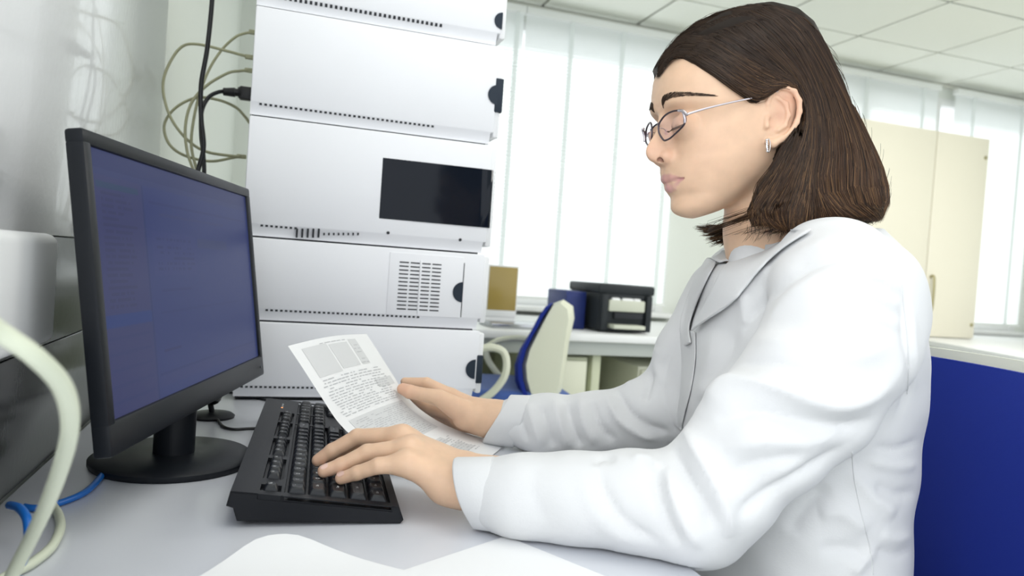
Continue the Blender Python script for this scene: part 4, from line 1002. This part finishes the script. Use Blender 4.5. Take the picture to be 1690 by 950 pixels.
f = np.maximum(np.abs(L)-smp(np.maximum(W2, 0))+3.0, np.maximum(smp(DO)+7.5, smp(DL))*.9)
f = np.maximum(f, np.minimum(np.minimum(smp(np.maximum(W2, 0))-24-np.abs(L), 75-A), V-262)*.8)
f = np.maximum(f, np.where(L < 0, (far_a(V)-A)*.7, -50))
g.f = (f*UU).astype(np.float32); del ii, jj, fi, fj, fx_, fy_, f, A, L, V
me = to_mesh('hair', [g.mesh()]); fix_normals(me)
def hair_mat(name, shell):
    m = bpy.data.materials.new(name); m.use_nodes = True; nt = m.node_tree; b = nt.nodes['Principled BSDF']
    b.inputs['Roughness'].default_value = .38; b.inputs['Specular IOR Level'].default_value = .22
    if shell: b.inputs['Base Color'].default_value = (.012, .008, .006, 1); b.inputs['Roughness'].default_value = .7; b.inputs['Specular IOR Level'].default_value = .1
    else:
        at = nt.nodes.new('ShaderNodeAttribute'); at.attribute_name = 'Hair'; nt.links.new(at.outputs['Color'], b.inputs['Base Color'])
    return m
hair_root = link_mesh('hair', me, hair_mat('hair_under', True), WOMAN, smooth=180)
# guides: photo pixels on the near side, swept from the parting back over the ear and down
G1 = [[(1089, 126), (1100, 104), (1116, 94), (1140, 99), (1172, 118), (1205, 141), (1238, 163), (1256, 163), (1270, 154)],
      [(1090, 108), (1108, 86), (1140, 84), (1180, 101), (1218, 126), (1250, 144), (1276, 146), (1292, 138)],
      [(1094, 96), (1116, 76), (1150, 74), (1192, 94), (1232, 122), (1266, 140), (1290, 139), (1306, 142)],
      [(1098, 86), (1124, 66), (1160, 68), (1205, 92), (1245, 118), (1278, 134), (1302, 137), (1316, 152)]]
G1.append([(1102, 82), (1130, 60), (1168, 60), (1212, 84), (1254, 110), (1290, 128), (1314, 142), (1322, 158)])
G3 = [[(1100, 84), (1126, 62), (1164, 62), (1210, 86), (1252, 112), (1290, 130), (1318, 146), (1328, 178), (1324, 215), (1306, 262), (1275, 320)],
      [(1120, 60), (1155, 42), (1200, 56), (1245, 86), (1286, 118), (1316, 138), (1330, 170), (1332, 210), (1320, 262), (1290, 340)],
      [(1150, 36), (1195, 25), (1245, 52), (1290, 92), (1322, 133), (1340, 185), (1340, 240), (1328, 310), (1306, 380)],
      [(1185, 19), (1245, 21), (1295, 57), (1332, 113), (1357, 180), (1364, 250), (1360, 320), (1350, 384)],
      [(1222, 10), (1280, 19), (1325, 62), (1362, 128), (1392, 205), (1408, 270), (1410, 330), (1400, 372)],
      [(1250, 7), (1308, 22), (1352, 72), (1388, 143), (1420, 218), (1442, 285), (1449, 335), (1436, 366)],
      [(1262, 7), (1322, 29), (1364, 82), (1399, 150), (1434, 226), (1458, 288), (1463, 335), (1450, 360)],
      [(1285, 12), (1328, 36), (1372, 98), (1405, 160), (1438, 230), (1462, 290), (1467, 335), (1456, 358)]]
G2 = [[(1318, 178), (1311, 208), (1292, 242), (1274, 275), (1250, 308), (1230, 333), (1212, 352)],
      [(1322, 182), (1316, 215), (1299, 255), (1276, 296), (1252, 334), (1236, 356), (1224, 374)],
      [(1326, 186), (1322, 225), (1306, 272), (1282, 318), (1260, 356), (1244, 386)],
      [(1331, 190), (1329, 235), (1316, 290), (1298, 340), (1278, 384)],
      [(1336, 192), (1337, 245), (1331, 310), (1322, 385)]]
def to_av(gd):
    r_ = []
    for x, y in gd:
        l = 60.0
        for _ in range(6): a, v = inv(x, y, l); l = .5*l+.5*W_at(a, v)
        r_.append((a, v))
    return np.array(r_)
def resamp(p, n):
    p = np.array([q[:2] for q in cat([(x, y, 0) for x, y in p], 6)]); s_ = np.r_[0, np.cumsum(np.hypot(*np.diff(p, axis=0).T))]
    t = np.linspace(0, s_[-1], n); return np.stack([np.interp(t, s_, p[:, 0]), np.interp(t, s_, p[:, 1])], 1)
NP = 16
GG = [[resamp(to_av(q), NP) for q in G] for G in (G1, G3, G2)]
rs = np.random.RandomState(4)
SV, SF, SC_ = [], [], []; vo = 0
def add_strand(p3, r, cA, cB):
    global vo
    n = len(p3); t = np.gradient(p3, axis=0); t /= np.linalg.norm(t, axis=1)[:, None]+1e-12
    N = np.cross(t, (0.3, .2, .93)); N /= np.linalg.norm(N, axis=1)[:, None]+1e-12; M_ = np.cross(t, N)
    rr = r*np.clip(np.minimum(np.linspace(.7, 5, n), np.linspace(5, .25, n)), 0, 1)[:, None]
    for k in range(3): a = 2*math.pi*k/3; SV.append(p3+(N*math.cos(a)+M_*math.sin(a))*rr)
    for k in range(3):
        k2 = (k+1) % 3; i = np.arange(n-1); SF.append(np.stack([vo+k*n+i, vo+k2*n+i, vo+k2*n+i+1, vo+k*n+i+1], 1))
    c = cA+(cB-cA)*np.linspace(0, 1, n)[:, None]**1.5; SC_.extend([c]*3); vo += 3*n
dark, warm, gold = np.array((.011, .007, .005)), np.array((.075, .037, .019)), np.array((.22, .120, .055))
for gi, n_s in ((0, 2300), (1, 6000), (2, 2000)):
    Gs = GG[gi]
    for k in range(n_s):
        u = rs.rand()*(len(Gs)-1.001); i = int(u); w_ = u-i
        p = Gs[i]*(1-w_)+Gs[i+1]*w_
        s_ = 1 if rs.rand() < .78 else -1;
        if s_ < 0: p = np.stack([np.maximum(p[:, 0], far_a(p[:, 1])+4+12*rs.rand()), p[:, 1]], 1)
        depth = rs.rand()**1.6*5.0
        p = p+np.array(rs.randn(2))*np.linspace(.4, 2.2, NP)[:, None]*.9+np.sin(np.linspace(0, rs.uniform(2, 7), NP)+rs.rand()*6)[:, None]*rs.uniform(.2, 1.2)
        ext = rs.uniform(-.08, .035); e = (p[-1]-p[-3]); p[-1] += e*ext*3
        t0 = rs.uniform(0, .22) if gi == 0 else (rs.uniform(0, .35)**1.5 if gi == 1 else rs.uniform(0, .12)); p = p[int(t0*NP):]
        pts = np.empty((len(p), 3))
        for j, (a, v) in enumerate(p): pts[j] = hq(a, v, s_*max(W_at(a, v)-depth*min(1, W_at(a, v)/60)+rs.rand()*1.0, .5))
        PW = CA+pts[:, :1]*RT+pts[:, 1:2]*UP+pts[:, 2:]*FW
        q = rs.rand(); cA = dark*(.6+.9*rs.rand()); hi = (u/(len(Gs)-1) if gi == 1 else .3)
        cB = dark*(1-q)+(warm if rs.rand() < .7 else gold)*q*(.8+.9*hi); cA = cA*(1+1.6*(rs.rand() < .25)); add_strand(PW, rs.uniform(.00022, .00042), cA+cB*.15, cB)
# wisps: far side tips hanging below the chin, fly-aways over the crown and ends over the collar
for k in range(300):
    y0 = rs.uniform(0, 1); a0 = (1232+rs.uniform(-12, 30), 300+rs.uniform(-10, 20)); e = (1150+rs.uniform(-8, 20)+28*y0, 372+rs.uniform(-4, 6)+32*y0); m_ = (1200+12*rs.randn()*.4+10*y0, 366+20*y0)
    pts = np.array([Q(x, y, d) for x, y, d in zip(*[np.interp(np.linspace(0, 1, 10), [0, .5, 1], [a0[i], m_[i], e[i]]) for i in (0, 1)], np.linspace(.90, .915, 10)+rs.uniform(-.01, .012))])
    pts[:, 1] += np.sin(np.linspace(0, math.pi, 10))*-.004
    PW = CA+pts[:, :1]*RT+pts[:, 1:2]*UP+pts[:, 2:]*FW; q = rs.rand(); add_strand(PW, rs.uniform(.0003, .0005), dark, dark*(1-q)+gold*q)
for k in range(60):
    t_ = rs.rand(); i = min(int(t_*16), 15); o = np.array(out_px[i+1][:2])*(1-(t_*16-i))+np.array(out_px[min(i+2, 17)][:2])*(t_*16-i)
    n2 = np.array((o[0]-1265, o[1]-190.0)); n2 /= np.linalg.norm(n2); tg = np.array((-n2[1], n2[0])); h_ = rs.uniform(0, 5)
    pts = np.array([Q(*(o+tg*(s2-.3)*55+n2*(h_*math.sin(math.pi*s2)-2-14*(s2-.5)**2)), .84+rs.uniform(-.02, .02)*0) for s2 in np.linspace(0, 1, 9)])
    PW = CA+pts[:, :1]*RT+pts[:, 1:2]*UP+pts[:, 2:]*FW; add_strand(PW, .00016, dark*2, warm)
for k in range(50, 110):                 # loose hairs along temple and nape
    x, y = (1236+rs.uniform(-14, 22), 168+rs.uniform(-6, 8)) if k < 50 else (1290+rs.uniform(-60, 30), 372+rs.uniform(-4, 8))
    L_ = 99 if k < 50 else 104; pts = []
    dx, dy = (rs.uniform(-6, 14), rs.uniform(-2, 15)) if k < 50 else (rs.uniform(-14, 4), rs.uniform(10, 26))
    for s2 in np.linspace(0, 1, 6): a, v = inv(x+dx*s2*s2, y+dy*s2, L_); pts.append(hq(a, v, L_+3.0-s2*2))
    pts = np.array(pts); PW = CA+pts[:, :1]*RT+pts[:, 1:2]*UP+pts[:, 2:]*FW; add_strand(PW, .00016, dark, dark*2)
SVa = np.concatenate(SV); SFa = np.concatenate(SF)
me = bpy.data.meshes.new('hair_strands'); me.vertices.add(len(SVa)); me.vertices.foreach_set('co', SVa.ravel())
me.loops.add(len(SFa)*4); me.loops.foreach_set('vertex_index', SFa.ravel().astype(np.int32)); me.polygons.add(len(SFa)); me.polygons.foreach_set('loop_start', (np.arange(len(SFa))*4).astype(np.int32)); me.update(calc_edges=True)
col_attr(me, 'Hair', np.concatenate(SC_))
tag(link_mesh('strands', me, hair_mat('hair_strand', False), hair_root, smooth=180), kind='stuff')

# ---- glasses, earring ----------------------------------------------------
mat('frame_metal', (.10, .085, .10), .3, metal=.9); mat('frame_silver', (.60, .56, .60), .28, metal=1); mat('diamond', (.85, .87, .9), .08, metal=.7)
lens = [(1086.7, 212.6), (1088, 204), (1092, 197), (1097, 191), (1103, 186.7), (1110, 183.8), (1117, 182.4), (1125, 182.4), (1129, 186), (1131, 192), (1131.5, 199), (1128, 207), (1121, 214.5), (1113, 222), (1106, 228), (1100, 231), (1096, 231.5), (1092, 227), (1088, 220)]
def lens_l(x): return np.interp(x, [1086, 1131.5], [12, 78])
q0 = QW(hp(1086, 210, 0)); GLS = empty('eyeglasses', q0, 0, 'slim rectangular metal-framed eyeglasses worn by the woman', 'glasses')
for s in (1, -1):
    ring = []
    fs_ = 1 if s > 0 else .82
    for x, y in lens: l = lens_l(x); a, v = inv(x, y, l); ring.append(QW(hq(a, v, l*s*fs_)))
    B().tube(ring, .00105, 8, 4, closed=True).build('lens_frame', K['frame_metal'], GLS, smooth=180)
    b = B(); rr = cat(ring, 3, True); c = sum(rr, Vector())/len(rr); b.strip([[c+(p-c)*f_ for p in rr+[rr[0]]] for f_ in (.02, .35, .7, 1.0)]); b.build('lens', K['lens_glass'], GLS, smooth=180)
    def hs(x, y, l): a, v = inv(x, y, l if s > 0 or l > 98 else min(l, 78)); return QW(hq(a, v, l*s if s > 0 or l > 98 else -(l*.82 if l <= 78 else 64+(l-78)*.15)))
    B().tube([hs(1120, 182.5, 70), hs(1127, 183, 82), hs(1132, 187, 90), hs(1134, 190, 94)], [.0016, .0018, .0016, .0012], 8, 5).tube([hs(1127, 184, 82), hs(1129.5, 192, 86), hs(1130, 203, 84)], .0014, 8, 5).build('end_piece', K['frame_silver'], GLS, smooth=180)
    B().tube([hs(1133, 189, 93), hs(1140, 186.5, 97), hs(1165, 179, 101), hs(1200, 170.5, 104), hs(1235, 163, 106), hs(1262, 157, 107), hs(1285, 150, 107)], [.0014, .0012, .0010, .0010, .0010], 8, 5).build('temple_arm', K['frame_silver'], GLS, smooth=180)
    B().tube([hs(1089, 211, 18), hs(1096, 213, 17), hs(1099, 217, 15)], .0004, 6, 4).build('pad_arm', K['frame_silver'], GLS, smooth=180)
    a, v = inv(1099, 218, 13); B().sph((0, 0, 0), (.0022, .0012, .0036), 14, M=Matrix.Translation(QW(hq(a, v, 14*s)))).build('nose_pad', K['lens_glass'], GLS, smooth=180)
def hm(x, y, l, s): a, v = inv(x, y, l); return QW(hq(a, v, l*s))
B().tube([hm(1087.5, 208, 15, 1), hm(1086, 205, 7, 1), hm(1086, 204, 0, 1), hm(1086, 205, 7, -1), hm(1087.5, 208, 15, -1)], .0010, 8, 5).build('bridge', K['frame_metal'], GLS, smooth=180)
for s in (1,):
    c = hm(1268, 240, 101, s)
    EA = empty('earring', c, 0, 'small sparkling hoop earring in the visible ear lobe', 'earring')
    b = B(); pts = [hm(1268+3.2*math.cos(a), 240+11*math.sin(a), 103+2*math.sin(a*.5), s) for a in np.linspace(0, 2*math.pi, 15)[:-1]]
    b.tube(pts, .0006, 6, 2, closed=True).build('hoop', K['chrome'], EA, smooth=180)
    for k in range(6): B().sph((0, 0, 0), .00125, 8, M=Matrix.Translation(hm(1265.4+.2*k, 231+3.6*k, 105, s))).build('stone', K['diamond'], EA, smooth=0)

# ---- lab coat ------------------------------------------------------------
g = Grid((-.08, -.46, .585), (.545, .085, 1.09), .0036)
band(g, [(383, 1395, .86, .030, .040), (392, 1385, .86, .050, .060), (406, 1362, .855, .074, .088), (432, 1322, .85, .097, .135), (470, 1314, .85, .104, .158), (520, 1316, .85, .110, .160), (580, 1318, .85, .120, .160), (640, 1312, .85, .124, .152), (720, 1308, .85, .121, .147), (800, 1308, .85, .113, .145), (880, 1310, .85, .106, .148), (960, 1308, .85, .106, .155), (1120, 1300, .85, .12, .18)], 2.25, .01)
g.chain([Q(1225, 470, .965), Q(1205, 505, 1.0), Q(1155, 590, 1.0), Q(1112, 668, 1.0)], [.055, .062, .058, .053], .02)
g.chain([Q(1105, 672, 1.0), Q(1055, 690, 1.005), Q(980, 703, 1.015), (Q(900, 703, 1.025)), Q(850, 695, 1.03)], [.050, .046, .043, .041, .034], .02)
g.chain([Q(1372, 455, .745), Q(1398, 505, .70), Q(1385, 560, .685), Q(1330, 645, .672), Q(1250, 725, .664), Q(1175, 800, .668)], [.062, .0700, .068, .0640, .057, .049], .010)
g.chain([Q(1175, 815, .665), Q(1140, 840, .668), Q(1050, 826, .680), Q(950, 822, .688), Q(860, 818, .696), Q(812, 813, .704)], [.052, .049, .0440, .0410, .0375, .0330], .018)
g.cone(Q(1178, 872, .662), Q(1205, 820, .655), .028, .036, .016)
# opening at the neck
g.cone(Q(1255, 330, .842), Q(1272, 402, .845), .060, .055, .006, True)
g.cone(Q(1215, 395, .84), Q(1180, 460, .82), .012, .004, .010, True)
me = to_mesh('coat', [g.mesh()]); fix_normals(me)
# drape: every fold is a ridge (+) or a hollow (-) along a line over the cloth
FOLD = [
 (-.0075, 9, [(1225, 560), (1243, 520), (1290, 474), (1340, 438), (1390, 424), (1425, 432)]), (.004, 14, [(1250, 545), (1300, 492), (1350, 458), (1400, 446)]),
 (.012, 17, [(1140, 690), (1160, 655), (1215, 632), (1290, 645), (1370, 668), (1440, 652), (1495, 590)]),
 (-.010, 16, [(1175, 700), (1240, 678), (1310, 690), (1390, 706), (1450, 690)]),
 (.006, 15, [(1190, 745), (1260, 728), (1330, 730), (1400, 712)]), (-.006, 14, [(1200, 780), (1260, 762), (1330, 752)]),
 (-.006, 13, [(1200, 605), (1270, 598), (1340, 618), (1420, 625)]), (.004, 13, [(1240, 560), (1310, 565), (1400, 590), (1470, 570)]),
 (.009, 12, [(1128, 700), (1150, 745), (1180, 800), (1200, 850), (1203, 890)]), (-.009, 11, [(1108, 735), (1135, 790), (1165, 835), (1180, 875)]),
 (.008, 10, [(1100, 765), (1112, 820), (1135, 870), (1160, 905)]), (-.007, 9, [(1078, 770), (1088, 820), (1105, 865), (1125, 900)]),
 (-.005, 8, [(985, 765), (1000, 815), (1035, 862), (1090, 895)]), (.004, 14, [(960, 770), (975, 830), (1010, 875), (1070, 900)]),
 (-.002, 12, [(885, 765), (880, 810), (900, 865)]),
 (-.005, 7, [(978, 762), (995, 752), (1015, 760)]), (.005, 8, [(1040, 755), (1070, 757), (1090, 775)]),
 (-.008, 10, [(1215, 850), (1250, 822), (1310, 790), (1400, 735)]),
 (.0035, 5, [(1430, 452), (1462, 462), (1486, 482)]), (-.0035, 4, [(1428, 463), (1460, 475), (1486, 495)]), (.0035, 5, [(1425, 478), (1458, 490), (1486, 510)]), (-.004, 5, [(1420, 492), (1455, 508), (1488, 524)]), (.0035, 6, [(1418, 508), (1455, 525), (1490, 540)]),
 (-.005, 6, [(1492, 470), (1494, 540), (1498, 600), (1494, 650), (1478, 690)]), (.003, 7, [(1503, 500), (1508, 580), (1508, 650)]),
 (-.006, 18, [(1300, 880), (1330, 840), (1370, 800)]), (.006, 16, [(1350, 850), (1390, 845), (1430, 880)]), (-.005, 12, [(1350, 905), (1400, 905), (1440, 920)]), (.006, 14, [(1400, 770), (1440, 820), (1480, 850)]),
 (-.005, 9, [(1440, 800), (1480, 815), (1515, 810)]), (.004, 8, [(1430, 760), (1480, 770), (1520, 765)]), (-.004, 7, [(1440, 735), (1480, 740), (1525, 725)]), (.004, 9, [(1450, 880), (1480, 890), (1510, 880)]), (-.004, 8, [(1445, 905), (1480, 915), (1508, 905)]), (.007, 10, [(1405, 948), (1425, 925), (1440, 905)]),
 (.005, 18, [(1180, 540), (1172, 600), (1150, 660)]), (-.005, 12, [(1215, 540), (1200, 590), (1170, 640), (1150, 680)]), (.004, 10, [(1225, 480), (1230, 540)]), (.004, 12, [(1250, 470), (1280, 440), (1330, 410), (1380, 398)]), (-.003, 10, [(1300, 450), (1340, 420), (1400, 405), (1450, 415)]),
 (-.005, 9, [(1120, 560), (1100, 600), (1095, 650), (1110, 700), (1125, 718)]), (.004, 10, [(1100, 640), (1080, 600), (1085, 570)]),
 (-0.0087, 6.8, [(1018, 640), (1040, 680), (1075, 705), (1105, 715)]), (0.0087, 7.6, [(1000, 650), (1020, 690), (1055, 715), (1090, 725)]), (-0.0087, 6.8, [(978, 660), (990, 700), (1015, 730)]), (0.0072, 6.8, [(955, 655), (965, 700), (985, 735)]), (-0.0087, 6.8, [(935, 662), (945, 705), (960, 740)]), (0.0072, 6.8, [(912, 655), (925, 700), (940, 742)]), (-0.0087, 6.8, [(893, 665), (903, 705), (915, 742)]), (0.0058, 6.8, [(870, 662), (882, 700), (895, 740)]), (-0.0058, 5.1, [(855, 668), (862, 700), (872, 730)]),
 (0.0072, 6.8, [(1060, 590), (1050, 610), (1030, 640)]), (-0.0072, 6.0, [(1075, 610), (1070, 640), (1065, 665)])]
Vc = mesh_co(me); Nc = mesh_no(me); px, py, dd = proj(Vc); dsp = np.zeros(len(Vc))
facing = np.clip(-((Vc-CA)/np.linalg.norm(Vc-CA, axis=1)[:, None]*Nc).sum(1)*2.2, 0, 1)
FRT = (dd < .99) | (px < 1120)
for amp, wd, pl in FOLD:
    pl = np.array([q[:2] for q in cat([(x, y, 0) for x, y in pl], 4)]); best = np.full(len(Vc), 1e9); tt = np.zeros(len(Vc)); n = len(pl)-1
    box = (px > pl[:, 0].min()-3*wd) & (px < pl[:, 0].max()+3*wd) & (py > pl[:, 1].min()-3*wd) & (py < pl[:, 1].max()+3*wd); ix = np.nonzero(box)[0]
    bx, by = px[ix], py[ix]; bb = np.full(len(ix), 1e9); tb = np.zeros(len(ix))
    for i in range(n):
        e = pl[i+1]-pl[i]; t = np.clip(((bx-pl[i, 0])*e[0]+(by-pl[i, 1])*e[1])/(e@e+1e-9), 0, 1); d2 = (bx-pl[i, 0]-t*e[0])**2+(by-pl[i, 1]-t*e[1])**2
        m_ = d2 < bb; bb[m_] = d2[m_]; tb[m_] = (i+t[m_])/n
    dsp[ix] += amp*np.exp(-(bb/wd**2+.0004)**.74)*np.clip(np.sin(np.pi*np.clip(tb, .03, .97))*1.6, 0, 1)
rnz = np.sin(Vc[:, 0]*61+Vc[:, 2]*37+1.3)*np.sin(Vc[:, 1]*43-Vc[:, 2]*52)*.0012+np.sin(Vc[:, 0]*23-Vc[:, 2]*71)*.0008
Vc = Vc+Nc*(dsp*facing*.85+rnz)[:, None]
# cloth lies on the desk, not in it
on = (Vc[:, 0] < DX+.004) & (Vc[:, 2] < .7525) & (Vc[:, 2] > .60); Vc[on, 2] = .7525
me.vertices.foreach_set('co', Vc.ravel()); me.update()
def cloth_mat():
    m = mat('coat_cotton', (.635, .645, .655), .85, sheen=.1); nt = m.node_tree; b = nt.nodes['Principled BSDF']
    tc = nt.nodes.new('ShaderNodeTexCoord'); w1 = nt.nodes.new('ShaderNodeTexNoise'); w1.inputs['Scale'].default_value = 700; w1.inputs['Detail'].default_value = 2
    w2 = nt.nodes.new('ShaderNodeTexNoise'); w2.inputs['Scale'].default_value = 38; w2.inputs['Detail'].default_value = 3
    ad = nt.nodes.new('ShaderNodeMath'); ad.operation = 'MULTIPLY_ADD'; ad.inputs[1].default_value = .15
    nt.links.new(tc.outputs['Object'], w1.inputs['Vector']); nt.links.new(tc.outputs['Object'], w2.inputs['Vector']); nt.links.new(w1.outputs['Fac'], ad.inputs[0]); nt.links.new(w2.outputs['Fac'], ad.inputs[2])
    bp = nt.nodes.new('ShaderNodeBump'); bp.inputs['Strength'].default_value = .35; bp.inputs['Distance'].default_value = .0022
    nt.links.new(ad.outputs[0], bp.inputs['Height']); nt.links.new(bp.outputs['Normal'], b.inputs['Normal']); return m
K['coat'] = cloth_mat()
bv_coat = bvh_of(me)
COAT = link_mesh('lab_coat', me, K['coat'], WOMAN, smooth=180)
def on_coat(px, py, off=0.0, dmax=2):
    h_ = hit(bv_coat, px, py)
    if h_[0] is None:
        n_ = bv_coat.find_nearest(P(px, py, .84)); return n_[0]+n_[1]*off
    return h_[0]+h_[1]*off
def flap(name, inner, outer, th=.003, nU=26, nV=10, lift=.003, curl=0.0, parent=None, mt=None):
    a = cat([(x, y, 0) for x, y in inner], 8); b_ = cat([(x, y, 0) for x, y in outer], 8)
    def at(l, t): f_ = t*(len(l)-1); i = min(int(f_), len(l)-2); return l[i].lerp(l[i+1], f_-i)
    top = []
    for i in range(nU+1):
        r_ = []
        for k in range(nV+1):
            q = at(a, i/nU).lerp(at(b_, i/nU), k/nV); r_.append(on_coat(q.x, q.y, lift+curl*(abs(i/nU)**3)))
        top.append(r_)
    # relax the sheet so it spans hollows
    for _ in range(6):
        top = [[(top[i][k]*2+top[max(i-1, 0)][k]+top[min(i+1, nU)][k]+top[i][max(k-1, 0)]+top[i][min(k+1, nV)])/6 if 0 < i < nU and 0 < k < nV else top[i][k] for k in range(nV+1)] for i in range(nU+1)]
    b2 = B().strip(top); o = b2.build(name, mt or K['coat'], parent or COAT, smooth=180, fix=False)
    md_ = o.modifiers.new('thickness', 'SOLIDIFY'); md_.thickness = th; md_.offset = 0
    md2 = o.modifiers.new('soft', 'SUBSURF'); md2.levels = md2.render_levels = 1
    return o
flap('lapel', [(1262, 382), (1232, 405), (1206, 432), (1186, 472), (1166, 512), (1149, 551)], [(1345, 384), (1300, 412), (1262, 446), (1232, 482), (1214, 502), (1199, 512)], .003, lift=.0045, curl=.003)
flap('lapel', [(1203, 392), (1190, 428), (1172, 462), (1155, 500), (1142, 540), (1146, 566)], [(1186, 408), (1168, 432), (1150, 465), (1136, 500), (1126, 535), (1130, 575)], .003, nV=6, lift=.004)
flap('placket', [(1122, 540), (1126, 590), (1126, 630), (1120, 670), (1114, 700)], [(1150, 548), (1150, 592), (1143, 640), (1133, 680), (1126, 710)], .0016, nV=6, lift=.0016)
# collar around the nape
ring = []
for t_ in np.linspace(0, 1, 25):
    a = R(-122)+t_*R(244); ring.append((math.cos(a), math.sin(a)))
rows = []
for hgt, rad in ((-.014, .058), (.002, .056), (.010, .055), (.012, .057), (.006, .061), (-.012, .068), (-.030, .078)):
    rows.append([QW(Q(1290, 404, .85)+np.array((rad*1.25*x+.004, hgt+.012*x, rad*z))) for x, z in ring])
o = B().strip(rows).build('collar', K['coat'], COAT, smooth=180, fix=False); md_ = o.modifiers.new('thickness', 'SOLIDIFY'); md_.thickness = .002
# T-shirt at the throat
B().strip([[QW(Q(1274+math.cos(a)*68*f_, yy, .845+math.sin(a)*.048*f_)) for a in np.linspace(R(100), R(260), 16)] for yy, f_ in ((404, .98), (412, 1.02), (430, 1.06), (450, 1.1))]).build('shirt_neckline', K['coat'], WOMAN, smooth=180, fix=False)
# cuffs: open hems around the wrists
def cuff(c0, c1, r0_, r1_, tiltv):
    ax = (c1-c0)/np.linalg.norm(c1-c0); u_ = np.cross(ax, (0, 0, 1)); u_ /= np.linalg.norm(u_); v_ = np.cross(ax, u_); rows = []
    L0 = np.linalg.norm(c1-c0)
    for s_, dr in ((.5, -.0045), (.02, -.0040), (-.01, -.0015), (0, .0006), (.05, .0014), (.5, .0012), (.93, .0012), (.98, .0003), (1.04, -.003)):
        r_ = []
        for k in range(41):
            a = 2*math.pi*k/40; rr = (r0_+(r1_-r0_)*max(s_, 0)+dr)*(1+.035*math.sin(3*a+1)+.02*math.sin(5*a)); off = tiltv*math.cos(a)*(1-.5*max(s_, 0))
            q = c0+ax*(L0*s_+off)+u_*math.cos(a)*rr+v_*math.sin(a)*rr*.96; w_ = QW(q)
            if w_.z < .7525 and w_.x < DX: w_.z = .7525
            r_.append(w_)
        rows.append(r_)
    B().strip(rows).build('cuff', K['coat'], COAT, smooth=180, fix=True)
cuff(Q(771, 812, .708), Q(826, 815, .702), .0335, .0362, .012)
cuff(Q(820, 689, 1.032), Q(862, 694, 1.029), .0345, .0372, -.016)
# stitched seams
def seam(pts, r=.0006, off=.0002):
    pl = cat([(x, y, 0) for x, y in pts], 10); return [on_coat(q.x, q.y, off) for q in pl]
for nm, pts in (('side_seam', [(1406, 745), (1410, 790), (1422, 850), (1436, 905), (1441, 948)]), ('armhole_seam', [(1488, 470), (1496, 540), (1500, 600), (1497, 650)]),
                ):
    B().tube(seam(pts), .0005, 5, 0).build(nm, K['coat'], COAT, smooth=180)
# skirt of the coat and trousers below the frame
g = Grid((-.15, -.98, .60), (.60, -.30, 1.10), .009)
for dd in (.76, .92):
    g.chain([lev(.44, dd, .575), lev(.12, dd, .578), lev(.10, dd, .16)], [.088, .073, .058], .02)
for p_ in ((lev(.43, .84, .575),)): g.ell(p_, (.10, .085, .15), .03)
mt_ = to_mesh('trousers', [g.mesh()]); fix_normals(mt_); link_mesh('trousers', mt_, mat('trouser_grey', (.10, .11, .13), .85), WOMAN, smooth=180)
for dd in (.76, .92):
    w0 = CH(.05, dd, 0); b = B(); b.box((-.13, -.045, .0), (.12, .045, .07), .03, 4, M=Matrix.Translation((w0.x, w0.y, .002)) @ Matrix.Rotation(-YAW, 4, 'Z')); b.build('shoe', K['black_plastic'], WOMAN)
